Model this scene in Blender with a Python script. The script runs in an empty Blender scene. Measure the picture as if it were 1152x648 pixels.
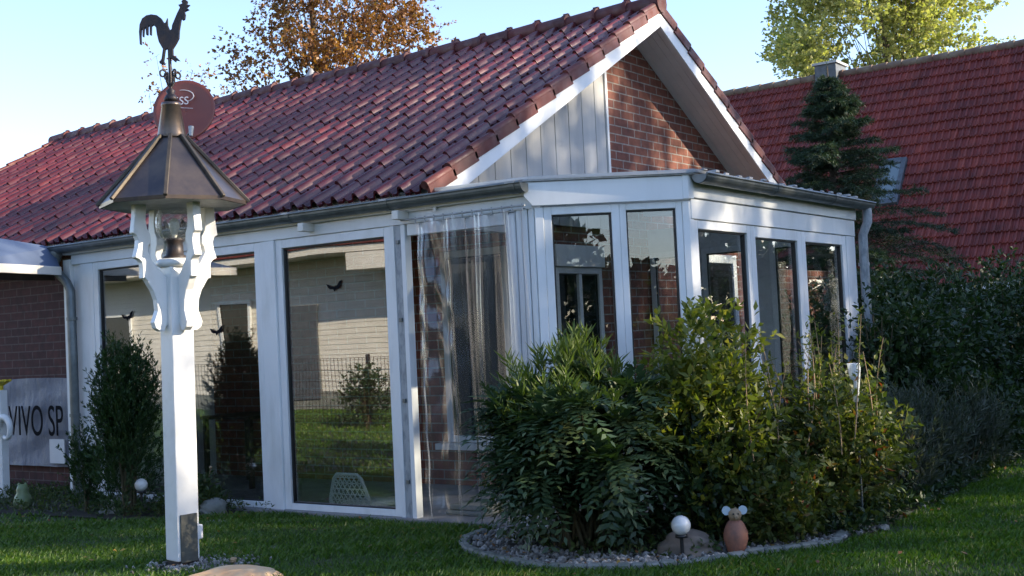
import bpy, math, random
import numpy as np
from mathutils import Vector, Matrix
R_ = math.radians
random.seed(4)
SC = bpy.context.scene
COL = SC.collection

# ------------------------------------------------------------------ camera frame
# house axes: X runs back along the gable side, Y runs along the ridge, Z up; the camera stands at the origin, 1.35 m up
V1 = np.array([-1293-576, 466-324.]); V2 = np.array([1550-576, 330-324.])
F = math.sqrt(-(V1@V2))
_y = np.array([V1[0], V1[1], F]); _y /= np.linalg.norm(_y)
_x = np.array([V2[0], V2[1], F]); _x /= np.linalg.norm(_x)
RM = np.stack([_x, _y, np.cross(_x, _y)])
H = 1.35
C0 = np.array([0, 0, H])
def ray(u, v): return RM@np.array([u-576, v-324, F])
def onX(u, v, x): r = ray(u, v); return C0+r*x/r[0]
def onY(u, v, y): r = ray(u, v); return C0+r*y/r[1]
def onZ(u, v, z=0): r = ray(u, v); return C0+r*(z-H)/r[2]
def atD(u, v, d): return C0+ray(u, v)*d/F

# ------------------------------------------------------------------ tagging and linking
ROOT = {}
def tag(o, label=None, cat=None, group=None, kind=None):
    if label: o['label'] = label
    if cat: o['category'] = cat
    if group: o['group'] = group
    if kind: o['kind'] = kind
    return o
def empty(name, loc, label, cat, group=None):
    o = bpy.data.objects.new(name, None); COL.objects.link(o)
    o.location = loc; o.empty_display_size = .2
    ROOT[o.name] = np.array(loc, float)
    return tag(o, label, cat, group)
def link(name, me, mat, parent=None, origin=None):
    """verts are given in world coordinates; the object's origin is its thing's base"""
    for m in (mat if isinstance(mat, (list, tuple)) else [mat]): me.materials.append(m)
    o = bpy.data.objects.new(name, me); COL.objects.link(o)
    n = len(me.vertices); co = np.empty(n*3); me.vertices.foreach_get('co', co); co = co.reshape(-1, 3)
    if parent is not None:
        L = ROOT[parent.name]; o.parent = parent
    else:
        L = np.array(origin if origin is not None else (co[:, 0].mean(), co[:, 1].mean(), co[:, 2].min()))
        o.location = L
    ROOT[o.name] = L
    me.vertices.foreach_set('co', (co-L).ravel()); me.update()
    return o
def nrm(v):
    v = np.asarray(v, float); return v/np.maximum(np.linalg.norm(v, axis=-1, keepdims=True), 1e-9)

class Fr:
    """a frame on a wall: s along it, n out of it, z up"""
    def __init__(s, p0, d, z0=0):
        s.p = np.array([p0[0], p0[1], z0], float); d = np.array([d[0], d[1], 0.]); s.d = d/np.linalg.norm(d)
        s.n = np.array([s.d[1], -s.d[0], 0.])
    def P(s, a, n, z): return s.p+s.d*a+s.n*n+np.array([0, 0, z])
class MB:
    def __init__(s): s.v = []; s.f = []; s.m = []; s.sm = []
    def add(s, vs, fs, mi=0, smooth=False):
        k = len(s.v); s.v += [tuple(map(float, p)) for p in vs]
        for f in fs: s.f.append([i+k for i in f]); s.m.append(mi); s.sm.append(smooth)
    def hexa(s, c, mi=0):   # 8 corners: bottom four, top four, same winding
        s.add(c, [(0, 3, 2, 1), (4, 5, 6, 7), (0, 1, 5, 4), (1, 2, 6, 5), (2, 3, 7, 6), (3, 0, 4, 7)], mi)
    def box(s, x0, x1, y0, y1, z0, z1, mi=0):
        s.hexa([(x0, y0, z0), (x1, y0, z0), (x1, y1, z0), (x0, y1, z0), (x0, y0, z1), (x1, y0, z1), (x1, y1, z1), (x0, y1, z1)], mi)
    def fbox(s, fr, a0, a1, n0, n1, z0, z1, mi=0):
        P = fr.P
        s.hexa([P(a0, n0, z0), P(a1, n0, z0), P(a1, n1, z0), P(a0, n1, z0), P(a0, n0, z1), P(a1, n0, z1), P(a1, n1, z1), P(a0, n1, z1)], mi)
    def obox(s, c, ax, ay, az, hx, hy, hz, mi=0):
        c = np.array(c, float); ax, ay, az = nrm(ax)*hx, nrm(ay)*hy, nrm(az)*hz
        s.hexa([c-ax-ay-az, c+ax-ay-az, c+ax+ay-az, c-ax+ay-az, c-ax-ay+az, c+ax-ay+az, c+ax+ay+az, c-ax+ay+az], mi)
    def prism(s, pts, ext, mi=0):   # pts: 3-D outline, ext: extrusion vector (any thickness)
        n = len(pts); pts = [np.array(p, float) for p in pts]; e = np.array(ext, float)
        vs = pts+[p+e for p in pts]
        fs = [list(range(n))[::-1], list(range(n, 2*n))]+[[i, (i+1) % n, n+(i+1) % n, n+i] for i in range(n)]
        s.add(vs, fs, mi)
    def tube(s, pts, rad, seg=8, mi=0, cap=True, smooth=True):
        pts = np.array(pts, float); n = len(pts)
        rad = np.broadcast_to(np.array(rad, float), (n,))
        t = np.gradient(pts, axis=0); t = nrm(t)
        ref = np.array([0, 0, 1.]) if abs(t[0][2]) < .9 else np.array([1., 0, 0])
        u = nrm(np.cross(t[0], ref)); vs = []
        for i in range(n):
            u = nrm(u-t[i]*(u@t[i])); w = np.cross(t[i], u)
            for k in range(seg):
                a = 2*math.pi*k/seg; vs.append(pts[i]+(u*math.cos(a)+w*math.sin(a))*rad[i])
        fs = [[i*seg+k, i*seg+(k+1) % seg, (i+1)*seg+(k+1) % seg, (i+1)*seg+k] for i in range(n-1) for k in range(seg)]
        s.add(vs, fs, mi, smooth)
        if cap: s.add(vs[:seg], [list(range(seg))[::-1]], mi); s.add(vs[-seg:], [list(range(seg))], mi)
    def lathe(s, c, prof, seg=24, mi=0, smooth=True, phase=0.):
        c = np.array(c, float); vs = []
        for r, z in prof:
            for k in range(seg):
                a = phase+2*math.pi*k/seg; vs.append(c+np.array([math.cos(a)*r, math.sin(a)*r, z]))
        n = len(prof)
        fs = [[i*seg+k, i*seg+(k+1) % seg, (i+1)*seg+(k+1) % seg, (i+1)*seg+k] for i in range(n-1) for k in range(seg)]
        s.add(vs, fs, mi, smooth)
    def build(s, name, mat, parent=None, origin=None, bevel=0, seg=1, solid=0):
        me = bpy.data.meshes.new(name); me.from_pydata(s.v, [], s.f)
        me.polygons.foreach_set('material_index', s.m); me.polygons.foreach_set('use_smooth', s.sm); me.update()
        o = link(name, me, mat, parent, origin)
        if solid:
            m = o.modifiers.new('t', 'SOLIDIFY'); m.thickness = solid; m.offset = 0
        if bevel:
            m = o.modifiers.new('b', 'BEVEL'); m.width = bevel; m.segments = seg; m.limit_method = 'ANGLE'; m.angle_limit = R_(40)
        return o
def fast_mesh(name, V, nper, attr=None, smooth=False):
    """V: (N*nper,3) verts, one nper-gon each"""
    me = bpy.data.meshes.new(name); nv = len(V); nf = nv//nper
    me.vertices.add(nv); me.vertices.foreach_set('co', np.ascontiguousarray(V, dtype=np.float32).ravel())
    me.loops.add(nv); me.loops.foreach_set('vertex_index', np.arange(nv, dtype=np.int32))
    me.polygons.add(nf); me.polygons.foreach_set('loop_start', np.arange(nf, dtype=np.int32)*nper)
    try: me.polygons.foreach_set('loop_total', np.full(nf, nper, dtype=np.int32))
    except Exception: pass
    if attr is not None:
        a = me.attributes.new('rnd', 'FLOAT', 'POINT'); a.data.foreach_set('value', np.repeat(attr, nper).astype(np.float32))
    me.update(calc_edges=True); me.validate()
    return me
def kites(P, D, S, L, W, droop=0., up=.45):
    """leaf blades: P base, D direction, S side vector; L, W sizes -> quads"""
    D = nrm(D); S = nrm(S-D*np.sum(S*D, -1, keepdims=True)); L = np.broadcast_to(L, (len(P),))[:, None]; W = np.broadcast_to(W, (len(P),))[:, None]
    N = np.cross(D, S)
    a = P; b = P+D*L*up+S*W*.5+N*W*.12; c = P+D*L-N*L*droop; d = P+D*L*up-S*W*.5+N*W*.12
    return np.stack([a, b, c, d], 1).reshape(-1, 3)

# ------------------------------------------------------------------ materials
def nd(t, typ, **k):
    n = t.nodes.new(typ)
    for a, b in k.items(): setattr(n, a, b)
    return n
def principled(name, col=(.5, .5, .5), rough=.5, metal=0., spec=.5, coat=0., **kw):
    m = bpy.data.materials.new(name); m.use_nodes = True; t = m.node_tree; b = t.nodes['Principled BSDF']
    b.inputs['Base Color'].default_value = (*col, 1); b.inputs['Roughness'].default_value = rough
    b.inputs['Metallic'].default_value = metal; b.inputs['Specular IOR Level'].default_value = spec
    b.inputs['Coat Weight'].default_value = coat
    return m, t, b
def mixc(t, fac, a, b, mode='MIX'):
    n = nd(t, 'ShaderNodeMix', data_type='RGBA', blend_type=mode)
    for sock, v in ((n.inputs[0], fac), (n.inputs[6], a), (n.inputs[7], b)):
        if isinstance(v, bpy.types.NodeSocket): t.links.new(v, sock)
        elif isinstance(v, (int, float)): sock.default_value = v
        else: sock.default_value = (*v, 1)
    return n.outputs[2]
def objco(t): return nd(t, 'ShaderNodeTexCoord').outputs['Object']
def noise(t, scale, detail=4, rough=.55, vec=None, st=None):
    n = nd(t, 'ShaderNodeTexNoise'); n.inputs['Scale'].default_value = scale; n.inputs['Detail'].default_value = detail; n.inputs['Roughness'].default_value = rough
    v = vec if vec is not None else objco(t)
    if st is not None:
        mp = nd(t, 'ShaderNodeMapping'); mp.inputs['Scale'].default_value = st; t.links.new(v, mp.inputs[0]); v = mp.outputs[0]
    t.links.new(v, n.inputs['Vector'])
    return n.outputs['Fac']
def ramp(t, fac, *stops):
    n = nd(t, 'ShaderNodeValToRGB'); e = n.color_ramp.elements
    while len(e) < len(stops): e.new(.5)
    for k, (p, c) in enumerate(stops):
        e[k].position = p; e[k].color = (*c, 1) if not isinstance(c, (int, float)) else (c, c, c, 1)
    t.links.new(fac, n.inputs[0]); return n.outputs[0]
def bump(t, b, h, strength=.3, dist=.01):
    n = nd(t, 'ShaderNodeBump'); n.inputs['Strength'].default_value = strength; n.inputs['Distance'].default_value = dist
    t.links.new(h, n.inputs['Height']); t.links.new(n.outputs[0], b.inputs['Normal'])
def mottled(name, c1, c2, scale=6, rough=.5, st=None, bmp=.15, bscale=60, lo=.35, hi=.7, **k):
    m, t, b = principled(name, c1, rough, **k)
    f = ramp(t, noise(t, scale, 6, .6, st=st), (lo, 0.), (hi, 1.))
    t.links.new(mixc(t, f, c1, c2), b.inputs['Base Color'])
    if bmp: bump(t, b, noise(t, bscale, 3), bmp, .004)
    return m
def lin(h):
    h = h.lstrip('#'); return tuple(((int(h[i:i+2], 16)/255+.055)/1.055)**2.4 if int(h[i:i+2], 16) > 10 else int(h[i:i+2], 16)/3294. for i in (0, 2, 4))
M = {}
M['white'] = mottled('white_paint', (.78, .79, .78), (.62, .63, .60), 3, .38, st=(1, 1, .25), bmp=.08, lo=.45, hi=.85)
M['white_pvc'] = mottled('white_frame', (.80, .81, .80), (.60, .61, .58), 5, .36, st=(1, 1, .35), bmp=.04, lo=.48, hi=.85)
M['lamp_white'] = mottled('lamp_white_paint', (.80, .80, .77), (.66, .66, .60), 7, .32, bmp=.08, lo=.5, hi=.85)
M['cream'] = mottled('cream_siding', (.78, .735, .65), (.66, .62, .54), 1.2, .6)
M['grey_board'] = mottled('weathered_white_board', (.50, .50, .48), (.36, .36, .35), 5, .65, st=(1, 1, .15), lo=.3, hi=.75)
M['soffit'] = mottled('soffit_board', (.76, .75, .73), (.66, .65, .63), 4, .6)
M['zinc'] = mottled('weathered_zinc', (.20, .22, .22), (.11, .125, .125), 9, .42, metal=.55, lo=.3, hi=.7)
M['zinc_light'] = mottled('zinc_flashing', (.42, .42, .41), (.26, .26, .25), 12, .5, metal=.3)
M['bronze'] = mottled('patinated_copper', (.20, .15, .115), (.10, .085, .085), 5, .36, metal=.8, bmp=.06, bscale=25, lo=.35, hi=.65)
M['bronze_light'] = mottled('copper_seam', (.12, .10, .075), (.07, .058, .05), 14, .55, metal=.6)
M['iron'] = mottled('dark_iron', (.022, .022, .028), (.05, .035, .03), 20, .5, metal=.4)
M['dish'] = mottled('brick_red_enamel', (.21, .055, .035), (.17, .045, .032), 3, .38, bmp=0)
M['print'] = principled('white_print', (.72, .68, .66), .5)[0]
M['black_print'] = principled('black_print', (.005, .005, .008), .8, spec=.1)[0]
M['plastic_black'] = principled('black_plastic', (.02, .02, .02), .35)[0]
M['plate'] = mottled('grey_meter_door', (.105, .105, .085), (.065, .065, .055), 10, .5)
M['globe'] = principled('opal_glass', (.80, .79, .74), .12, coat=.5)[0]
M['terracotta'] = mottled('terracotta', (.34, .14, .085), (.20, .10, .07), 22, .7, bmp=.3)
M['clay_pale'] = mottled('pale_clay', (.40, .27, .15), (.28, .2, .12), 18, .75, bmp=.3)
M['ear'] = principled('blue_white_glaze', (.50, .60, .64), .25)[0]
M['stone'] = mottled('field_stone', (.24, .185, .14), (.13, .11, .085), 9, .85, bmp=.5, bscale=30)
M['sandstone'] = mottled('orange_sandstone_sun_lift', (.72, .40, .19), (.66, .50, .30), 7, .8, bmp=.4, bscale=30)  # orange stone, its colour raised further to look sunlit
M['nb_ridge'] = mottled('lichened_ridge', (.13, .075, .055), (.22, .18, .13), 3, .9, bmp=.4)
M['kerb'] = mottled('edging_stone', (.25, .25, .225), (.11, .125, .095), 9, .85, bmp=.5, bscale=35)
M['soil'] = mottled('soil', (.022, .020, .013), (.045, .038, .024), 18, .95, bmp=.8, bscale=45)
M['turf'] = mottled('turf_soil', (.022, .045, .010), (.05, .055, .02), 2.2, .95, bmp=.8, bscale=90)
M['paving'] = mottled('grey_paving', (.30, .29, .28), (.20, .19, .18), 5, .7)
M['wood_in'] = mottled('rafter_white', (.72, .72, .70), (.62, .62, .60), 4, .6)
M['dark_wood'] = mottled('dark_wood', (.05, .03, .02), (.09, .055, .035), 8, .5)
M['rattan'] = mottled('white_rattan', (.86, .86, .83), (.75, .75, .70), 30, .5)
M['curtain_blue'] = principled('blue_grey_cloth', (.16, .2, .28), .8)[0]
M['stem'] = mottled('green_brown_stem', (.10, .08, .035), (.055, .045, .022), 30, .8)
M['bark'] = mottled('bark', (.11, .085, .06), (.05, .04, .03), 12, .9, bmp=.8, bscale=25)
M['slate'] = mottled('slate_cladding', (.06, .07, .08), (.10, .115, .13), 9, .5)
M['blue_sheet'] = mottled('blue_roof_sheet', (.11, .145, .22), (.09, .12, .18), 1.5, .5, bmp=.04, bscale=8, spec=.25)
M['yellow'] = principled('yellow_petal', (.62, .47, .03), .5)[0]
M['frog'] = mottled('green_glaze', (.20, .26, .11), (.13, .17, .08), 20, .4)
M['galv'] = mottled('pale_grey_strip', (.36, .39, .41), (.22, .25, .27), 22, .4, st=(1, 1, .4), lo=.45, hi=.6)

def brick_mat(name, axis, c1=(.235, .078, .046), c2=(.135, .044, .032), mortar=(.30, .27, .235)):
    m, t, b = principled(name, c1, .8)
    sp = nd(t, 'ShaderNodeSeparateXYZ'); t.links.new(objco(t), sp.inputs[0])
    cb = nd(t, 'ShaderNodeCombineXYZ'); t.links.new(sp.outputs[axis], cb.inputs[0]); t.links.new(sp.outputs[2], cb.inputs[1])
    br = nd(t, 'ShaderNodeTexBrick'); br.offset = .5; br.offset_frequency = 2
    for k, v in (('Scale', 1), ('Brick Width', .25), ('Row Height', .0833), ('Mortar Size', .0065), ('Mortar Smooth', .15), ('Bias', -.1)): br.inputs[k].default_value = v
    t.links.new(cb.outputs[0], br.inputs['Vector'])
    br.inputs['Color1'].default_value = (*c1, 1); br.inputs['Color2'].default_value = (*c2, 1); br.inputs['Mortar'].default_value = (*mortar, 1)
    f = ramp(t, noise(t, 14, 5), (.3, .62), (.72, 1.25))
    t.links.new(mixc(t, 1., br.outputs['Color'], f, 'MULTIPLY'), b.inputs['Base Color'])
    inv = nd(t, 'ShaderNodeMath', operation='SUBTRACT'); inv.inputs[0].default_value = 1; t.links.new(br.outputs['Fac'], inv.inputs[1])
    ad = nd(t, 'ShaderNodeMath', operation='MULTIPLY_ADD'); t.links.new(noise(t, 70, 4), ad.inputs[0]); ad.inputs[1].default_value = .35; t.links.new(inv.outputs[0], ad.inputs[2])
    bump(t, b, ad.outputs[0], .7, .008)
    return m
M['brick_x'] = brick_mat('brick_running_along_x', 0)
M['brick_y'] = brick_mat('brick_running_along_y', 1)
M['brick_lit'] = brick_mat('lit_brick_copy', 1, (.33, .11, .062), (.22, .07, .045), (.36, .32, .27))  # lighter copy of the house brick, standing in for light inside the porch
M['brick_garage'] = brick_mat('dark_brick', 1, (.085, .026, .022), (.055, .018, .017), (.12, .085, .075))

def tile_mat(name, stops, rough=.22, coat=.4):
    m, t, b = principled(name, (.1, .02, .02), rough, coat=coat)
    b.inputs['Coat Roughness'].default_value = .12
    a = nd(t, 'ShaderNodeAttribute', attribute_name='rnd').outputs['Fac']
    c = ramp(t, a, *stops)
    d = ramp(t, noise(t, 1.7, 8, .72), (.34, .55), (.66, 1.2))
    c = mixc(t, 1., c, d, 'MULTIPLY')
    lich = ramp(t, noise(t, 19, 8, .78), (.60, 0.), (.72, .65))
    t.links.new(mixc(t, lich, c, (.10, .075, .06)), b.inputs['Base Color'])
    r = ramp(t, noise(t, 9, 4), (.3, rough-.06), (.75, rough+.30)); t.links.new(r, b.inputs['Roughness'])
    bump(t, b, noise(t, 22, 3), .12, .004)
    return m
M['tile'] = tile_mat('glazed_wine_red_tile', ((0., (.078, .010, .012)), (.8, (.098, .012, .013)), (1., (.14, .020, .017))), .24, .32)
M['tile_nb'] = tile_mat('matt_red_tile', ((0., (.175, .027, .020)), (.8, (.215, .034, .022)), (1., (.27, .05, .03))), .42, .1)
M['ridge'] = tile_mat('dark_ridge_tile', ((0., (.065, .014, .015)), (1., (.12, .024, .020))), .6, .0)
M['verge'] = tile_mat('verge_tile', ((0., (.085, .016, .015)), (1., (.15, .030, .022))), .5, .0)

def leaf_mat(name, stops, trans=.3, rough=.45, spec=.4):
    m = bpy.data.materials.new(name); m.use_nodes = True; t = m.node_tree; b = t.nodes['Principled BSDF']; out = t.nodes['Material Output']
    a = nd(t, 'ShaderNodeAttribute', attribute_name='rnd').outputs['Fac']
    c = ramp(t, a, *stops); t.links.new(c, b.inputs['Base Color']); b.inputs['Roughness'].default_value = rough; b.inputs['Specular IOR Level'].default_value = spec
    tr = nd(t, 'ShaderNodeBsdfTranslucent'); t.links.new(mixc(t, 1., c, (1.5, 1.7, .6), 'MULTIPLY'), tr.inputs[0])
    mx = nd(t, 'ShaderNodeMixShader'); mx.inputs[0].default_value = trans
    t.links.new(b.outputs[0], mx.inputs[1]); t.links.new(tr.outputs[0], mx.inputs[2]); t.links.new(mx.outputs[0], out.inputs[0])
    return m
M['grass'] = leaf_mat('grass_blade', ((0., (.034, .080, .008)), (.6, (.068, .145, .014)), (.93, (.125, .185, .025)), (1., (.19, .18, .06))), .3)
M['lf_dark'] = leaf_mat('leaf_blue_green', ((0., (.020, .046, .021)), (.55, (.045, .082, .034)), (.9, (.11, .145, .055)), (1., (.18, .17, .06))), .2, .42)
M['lf_tip'] = leaf_mat('leaf_yellow_green_tip', ((0., (.05, .09, .02)), (1., (.13, .17, .035))), .3)
M['lf_laurel'] = leaf_mat('leaf_fresh_green', ((0., (.060, .085, .020)), (.5, (.125, .150, .028)), (.9, (.24, .23, .045)), (1., (.34, .28, .07))), .4)
M['lf_rose'] = leaf_mat('leaf_mixed', ((0., (.035, .058, .015)), (.6, (.085, .110, .024)), (.86, (.20, .18, .04)), (.93, (.15, .04, .02)), (1., (.17, .035, .02))), .3)
M['lf_hedge'] = leaf_mat('leaf_deep_green', ((0., (.014, .034, .012)), (.7, (.030, .060, .018)), (1., (.065, .10, .03))), .2)
M['lf_grey'] = leaf_mat('leaf_grey_green', ((0., (.034, .048, .030)), (.6, (.070, .088, .062)), (1., (.13, .135, .115))), .2, .7)
M['lf_thuja'] = leaf_mat('leaf_conifer', ((0., (.018, .045, .015)), (.7, (.038, .078, .022)), (1., (.09, .12, .03))), .2)
M['lf_spruce'] = leaf_mat('needle_green', ((0., (.020, .042, .024)), (.7, (.038, .070, .036)), (1., (.085, .105, .045))), .15, .6)
M['lf_poplar'] = leaf_mat('leaf_yellow_poplar', ((0., (.15, .18, .07)), (.5, (.30, .31, .13)), (1., (.46, .41, .18))), .4)
M['lf_beech'] = leaf_mat('leaf_copper', ((0., (.06, .035, .028)), (.45, (.19, .08, .035)), (.8, (.34, .16, .05)), (1., (.30, .24, .06))), .35)
M['lf_shade'] = leaf_mat('leaf_oak', ((0., (.03, .06, .015)), (1., (.08, .12, .03))), .3)
M['lf_ground'] = leaf_mat('leaf_ground_cover', ((0., (.03, .06, .016)), (.7, (.07, .10, .03)), (1., (.16, .12, .05))), .3)

def fresnel(t, ior):
    """the same reflectance from either side of a thin pane"""
    fr = nd(t, 'ShaderNodeFresnel'); g = nd(t, 'ShaderNodeNewGeometry'); mr = nd(t, 'ShaderNodeMapRange')
    mr.inputs['To Min'].default_value = ior; mr.inputs['To Max'].default_value = 1/ior
    t.links.new(g.outputs['Backfacing'], mr.inputs['Value']); t.links.new(mr.outputs[0], fr.inputs[0]); return fr
def glass_mat(name, extra=.06, mult=1.5, tint=(.86, .9, .9), wav=.12, wscale=1.3):
    m = bpy.data.materials.new(name); m.use_nodes = True; t = m.node_tree; t.nodes.remove(t.nodes['Principled BSDF']); out = t.nodes['Material Output']
    tr = nd(t, 'ShaderNodeBsdfTransparent'); tr.inputs[0].default_value = (*tint, 1)
    gl = nd(t, 'ShaderNodeBsdfGlossy'); gl.inputs['Roughness'].default_value = .0; gl.inputs[0].default_value = (1, 1, 1, 1)
    fr = fresnel(t, 1.5)
    ma = nd(t, 'ShaderNodeMath', operation='MULTIPLY_ADD', use_clamp=True); t.links.new(fr.outputs[0], ma.inputs[0]); ma.inputs[1].default_value = mult; ma.inputs[2].default_value = extra
    bp = nd(t, 'ShaderNodeBump'); bp.inputs['Strength'].default_value = wav; bp.inputs['Distance'].default_value = .02
    t.links.new(noise(t, wscale, 1), bp.inputs['Height']); t.links.new(bp.outputs[0], gl.inputs['Normal'])
    mx = nd(t, 'ShaderNodeMixShader'); t.links.new(ma.outputs[0], mx.inputs[0]); t.links.new(tr.outputs[0], mx.inputs[1]); t.links.new(gl.outputs[0], mx.inputs[2])
    t.links.new(mx.outputs[0], out.inputs[0]); return m
M['glass'] = glass_mat('window_glass', .03, 1.1, (.93, .95, .95))
M['glass_front'] = glass_mat('window_glass_front', .13, 1.5, (.84, .87, .87), .16, .8)
M['glass_dark'] = glass_mat('dark_window_glass', .05, 1.3, (.12, .14, .15))
M['glass_lamp'] = glass_mat('lamp_glass', .10, 1.5, (.9, .92, .9), .8, 60)
def film_mat():
    m = bpy.data.materials.new('clear_plastic_film'); m.use_nodes = True; t = m.node_tree; t.nodes.remove(t.nodes['Principled BSDF']); out = t.nodes['Material Output']
    tr = nd(t, 'ShaderNodeBsdfTransparent'); tr.inputs[0].default_value = (.94, .94, .96, 1)
    gl = nd(t, 'ShaderNodeBsdfGlossy'); gl.inputs['Roughness'].default_value = .17
    di = nd(t, 'ShaderNodeBsdfDiffuse'); di.inputs[0].default_value = (.7, .7, .76, 1)
    fr = fresnel(t, 1.55)
    bp = nd(t, 'ShaderNodeBump'); bp.inputs['Strength'].default_value = .6; bp.inputs['Distance'].default_value = .02
    t.links.new(noise(t, 5, 2, .5, st=(1, 1, .3)), bp.inputs['Height']); t.links.new(bp.outputs[0], gl.inputs['Normal']); t.links.new(bp.outputs[0], fr.inputs['Normal'])
    ma = nd(t, 'ShaderNodeMath', operation='MULTIPLY_ADD', use_clamp=True); t.links.new(fr.outputs[0], ma.inputs[0]); ma.inputs[1].default_value = 1.7; ma.inputs[2].default_value = .02
    m1 = nd(t, 'ShaderNodeMixShader'); t.links.new(ma.outputs[0], m1.inputs[0]); t.links.new(tr.outputs[0], m1.inputs[1]); t.links.new(gl.outputs[0], m1.inputs[2])
    m2 = nd(t, 'ShaderNodeMixShader'); m2.inputs[0].default_value = .04; t.links.new(m1.outputs[0], m2.inputs[1]); t.links.new(di.outputs[0], m2.inputs[2])
    t.links.new(m2.outputs[0], out.inputs[0]); return m
M['film'] = film_mat()
def silver_mat():
    m, t, b = principled('silver_sheet', (.27, .28, .33), .38, metal=.3)
    bump(t, b, noise(t, 8, 6, .7, st=(1, 1.6, .6)), 1., .09)
    return m
M['silver'] = silver_mat()
M['pane_black'] = principled('dark_reflecting_pane', (.012, .014, .015), .03)[0]

# ------------------------------------------------------------------ roofs
def tile_slope(mb_v, P0, along, up, nrmv, length, courses, gauge, width, rise=.034, lip=.03, rng=None):
    """pantiles: returns verts/faces/rnd for one slope; P0 lower corner, along = eave direction, up = slope direction"""
    V, Fc, A, S = mb_v
    prof = [(0, 0), (.03, .25), (.07, .72), (.12, .96), (.165, 1), (.21, .96), (.26, .72), (.30, .25), (.335, .0), (.56, -.08), (.60, .30), (.645, .50), (.70, .46), (.745, .05), (.97, -.05)]
    nt = int(round(length/width))
    P0 = np.array(P0, float); along = nrm(along); up = nrm(up); n = nrm(nrmv)
    for i in range(courses):
        s0 = i*gauge; s1 = min((i+1)*gauge+.02, courses*gauge)
        base = len(V)
        cols = []; rr = rng.random(nt); jit = rng.normal(0, .0028, nt); js = rng.normal(0, .0055, nt)
        for k in range(nt):
            for (t, h) in prof: cols.append((k*width+t*width, h*rise+jit[k], rr[k], js[k]))
        cols.append((nt*width, 0, rr[-1], 0))
        nc = len(cols)
        for row in range(4):
            for (a, h, r, j) in cols:
                if row == 0: s = s0+j+.006; hh = h-.004
                elif row == 1: s = s0+j; hh = h*1.05+lip*.9
                elif row == 2: s = s0+j+.004; hh = h*1.08+lip
                else: s = s1; hh = h+.004
                V.append(P0+along*a+up*s+n*hh); A.append(r)
        for row in range(3):
            for c in range(nc-1):
                q = [base+row*nc+c, base+row*nc+c+1, base+(row+1)*nc+c+1, base+(row+1)*nc+c]
                Fc.append(q); S.append(row == 2)
def tile_mesh(name, data, mat, parent, flip=False):
    V, Fc, A, S = data
    me = bpy.data.meshes.new(name); me.from_pydata([tuple(v) for v in V], [], [f[::-1] for f in Fc] if flip else Fc)
    a = me.attributes.new('rnd', 'FLOAT', 'POINT'); a.data.foreach_set('value', np.array(A, np.float32))
    me.polygons.foreach_set('use_smooth', S); me.update()
    return link(name, me, mat, parent)
def set_rnd(o, rng, per):
    me = o.data; n = len(me.vertices); a = me.attributes.new('rnd', 'FLOAT', 'POINT')
    a.data.foreach_set('value', np.repeat(rng.random(n//per+1), per)[:n].astype(np.float32))

EX, EZ, RX, RZ = 6.72, 2.425, 10.3, 4.455
Y0, Y1 = 5.49, 15.3
SL = math.hypot(RX-EX, RZ-EZ); upf = np.array([(RX-EX)/SL, 0, (RZ-EZ)/SL]); nf = np.array([-upf[2], 0, upf[0]])
upb = upf*[-1, 1, 1]; nb = nf*[-1, 1, 1]
rng = np.random.default_rng(3)
house = empty('brick_house', (8.4, 5.9, 0), 'single-storey brick house with glazed wine red pantile roof and a white-trimmed gable', 'house')
data = ([], [], [], [])
e0 = np.array([EX, 0, EZ])-upf*.05+nf*.012
tile_slope(data, (e0[0], Y0+.02, e0[2]), (0, 1, 0), upf, nf, Y1-Y0, 13, (SL+.04)/13, .2225, rise=.050, lip=.022, rng=rng)
roof = tile_mesh('roof', data, M['tile'], house)
data = ([], [], [], [])
e1 = np.array([2*RX-EX, 0, EZ])-upb*.05+nb*.012
tile_slope(data, (e1[0], Y0+.02, e1[2]), (0, 1, 0), upb, nb, Y1-Y0, 13, (SL+.04)/13, .2225, rng=rng)
tile_mesh('rear_roof_slope', data, M['tile'], roof, flip=True)
mb = MB()   # roof underlay slabs
for sx, u, n in ((1, upf, nf), (-1, upb, nb)):
    a = np.array([RX-sx*(RX-EX), 0, EZ]); b = np.array([RX, 0, RZ])
    mb.prism([a+[0, Y0+.03, 0]-n*.006, b+[0, Y0+.03, 0]-n*.006, b+[0, Y0+.03, -.11], a+[0, Y0+.03, -.11]], (0, Y1-Y0-.05, 0))
mb.build('roof_underlay', M['soffit'], roof)
g = (SL+.04)/13
for ye in (Y0, Y1):
    mb = MB()
    for sx, u, n in ((1, upf, nf), (-1, upb, nb)):
        a = np.array([RX-sx*(RX-EX), ye, EZ])-u*.05
        for i in range(13):
            s0 = i*g-.015; L = g+.03
            tilt = nrm(u*1.-n*.07); nn = nrm(n+u*.07)
            c = a+u*(s0+L/2)+n*.035
            mb.obox(c-nn*.022, tilt, (0, 1, 0), nn, L/2, .014, .040)
            mb.tube([c-tilt*L/2+nn*.022+np.array([0, .02, 0]), c+tilt*L/2+nn*.022+np.array([0, .02, 0])], .034, 10)
    vt = mb.build('verge_tiles', M['verge'], roof, bevel=.003); set_rnd(vt, rng, 28)
mb = MB(); y = Y0-.03; k = 0
while y < Y1:
    z = RZ+.045+.004*math.sin(k*2.1)
    pts = [(RX, y, z+.004), (RX, y+.045, z+.004), (RX, y+.05, z), (RX, y+.39, z-.008)]
    mb.tube(pts, [.096, .096, .090, .084], 14)
    mb.obox((RX, y+.03, z+.10), (1, 0, 0), (0, 1, 0), (0, 0, 1), .015, .03, .012)
    y += .36; k += 1
rt = mb.build('ridge_tiles', M['ridge'], roof); set_rnd(rt, rng, 64)
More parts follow.
